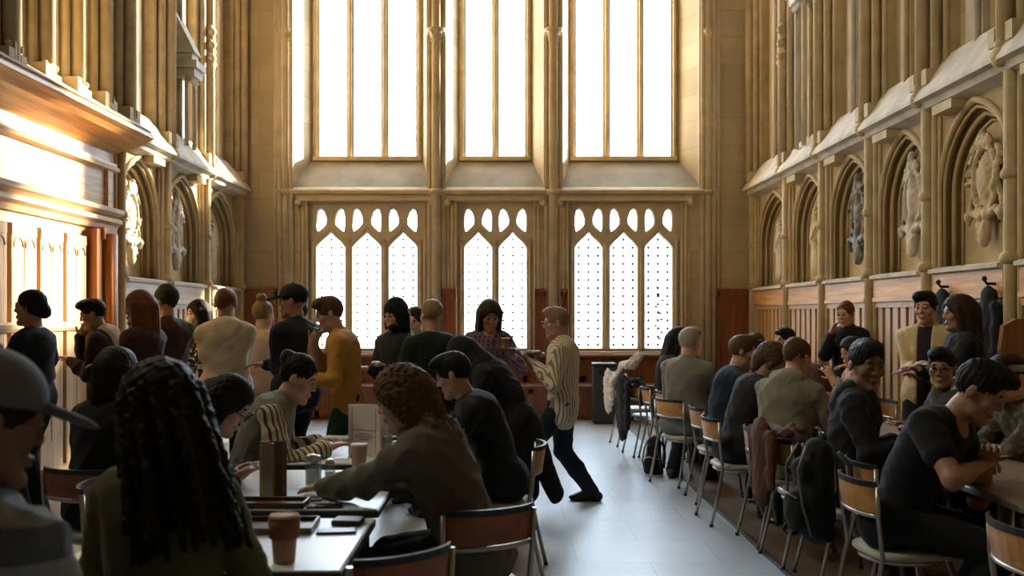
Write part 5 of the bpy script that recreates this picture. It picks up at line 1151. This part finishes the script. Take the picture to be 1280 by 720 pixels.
t = thing('litter_bin', 'dark tall litter bin standing in front of the window seat', 'bin', (1.40, 13.7, 0)); m = MB(); m.rbox((-.16, -.14, .02), (.16, .14, .80), .015); m.build('bin_body', plain('bin_grey', (.03, .031, .032), .5), t); m = MB(); m.rbox((-.17, -.15, .80), (.17, .15, .86), .02); m.box((-.10, -.152, .70), (.10, -.14, .77)); m.build('lid', BLKM, t); m = MB(); m.box((-.15, -.13, 0), (.15, .13, .025)); m.build('base', BLKM, t)
# ---------------------------------------------------------------- camera and light
cd = bpy.data.cameras.new('camera'); cam = bpy.data.objects.new('camera', cd); C.objects.link(cam)
cam.location = (0, 0, 1.55); cam.rotation_euler = (PI/2, 0, 0); cd.sensor_width = 36; cd.lens = 36*1200/1280
cd.shift_x = 8/1280; cd.shift_y = 33/1280; cd.dof.use_dof = True; cd.dof.focus_distance = 7.2; cd.dof.aperture_fstop = 2.8
sc_ = bpy.context.scene; sc_.camera = cam
w = bpy.data.worlds.new('sky'); sc_.world = w; w.use_nodes = True; bg = w.node_tree.nodes['Background']
bg.inputs[0].default_value = (.70, .85, 1.0, 1); bg.inputs[1].default_value = 22.0
sun = bpy.data.lights.new('sun', 'SUN'); sun.energy = 75.; sun.angle = rad(3.5); sun.color = (1., .82, .58); so = bpy.data.objects.new('sun', sun); C.objects.link(so)
so.rotation_euler = Vector((-.90, -1, -.42)).to_track_quat('-Z', 'Y').to_euler()
for (a, b, z0, z1, y) in [(a, b, ZS, ZL, YB+1.0) for a, b, n in LOW]+[(a, b, ZG, ZT, YB+1.0) for a, b in UPG]:
    l = bpy.data.lights.new('sky_portal', 'AREA'); l.shape = 'RECTANGLE'; l.size = b-a+.1; l.size_y = z1-z0+.1; l.cycles.is_portal = True
    o = bpy.data.objects.new('sky_portal', l); C.objects.link(o); o.location = ((a+b)/2, y, (z0+z1)/2); o.rotation_euler = (-PI/2, 0, 0)
for a, b in FILL_WIN:  # portal for the added fill window
    l = bpy.data.lights.new('sky_portal', 'AREA'); l.shape = 'RECTANGLE'; l.size = 3.8; l.size_y = b-a+.1; l.cycles.is_portal = True
    o = bpy.data.objects.new('sky_portal', l); C.objects.link(o); o.location = (XL-.7, (a+b)/2, 6.95); o.rotation_euler = (0, -PI/2, 0)
vs_ = sc_.view_settings; vs_.view_transform = 'Standard'; vs_.look = 'None'; vs_.gamma = 1; vs_.use_curve_mapping = False; vs_.exposure = .4
cy = sc_.cycles; cy.use_denoising = True; cy.max_bounces = 8; cy.diffuse_bounces = 6; cy.glossy_bounces = 3; cy.transparent_max_bounces = 8; cy.caustics_reflective = False; cy.caustics_refractive = False; cy.sample_clamp_indirect = 8.
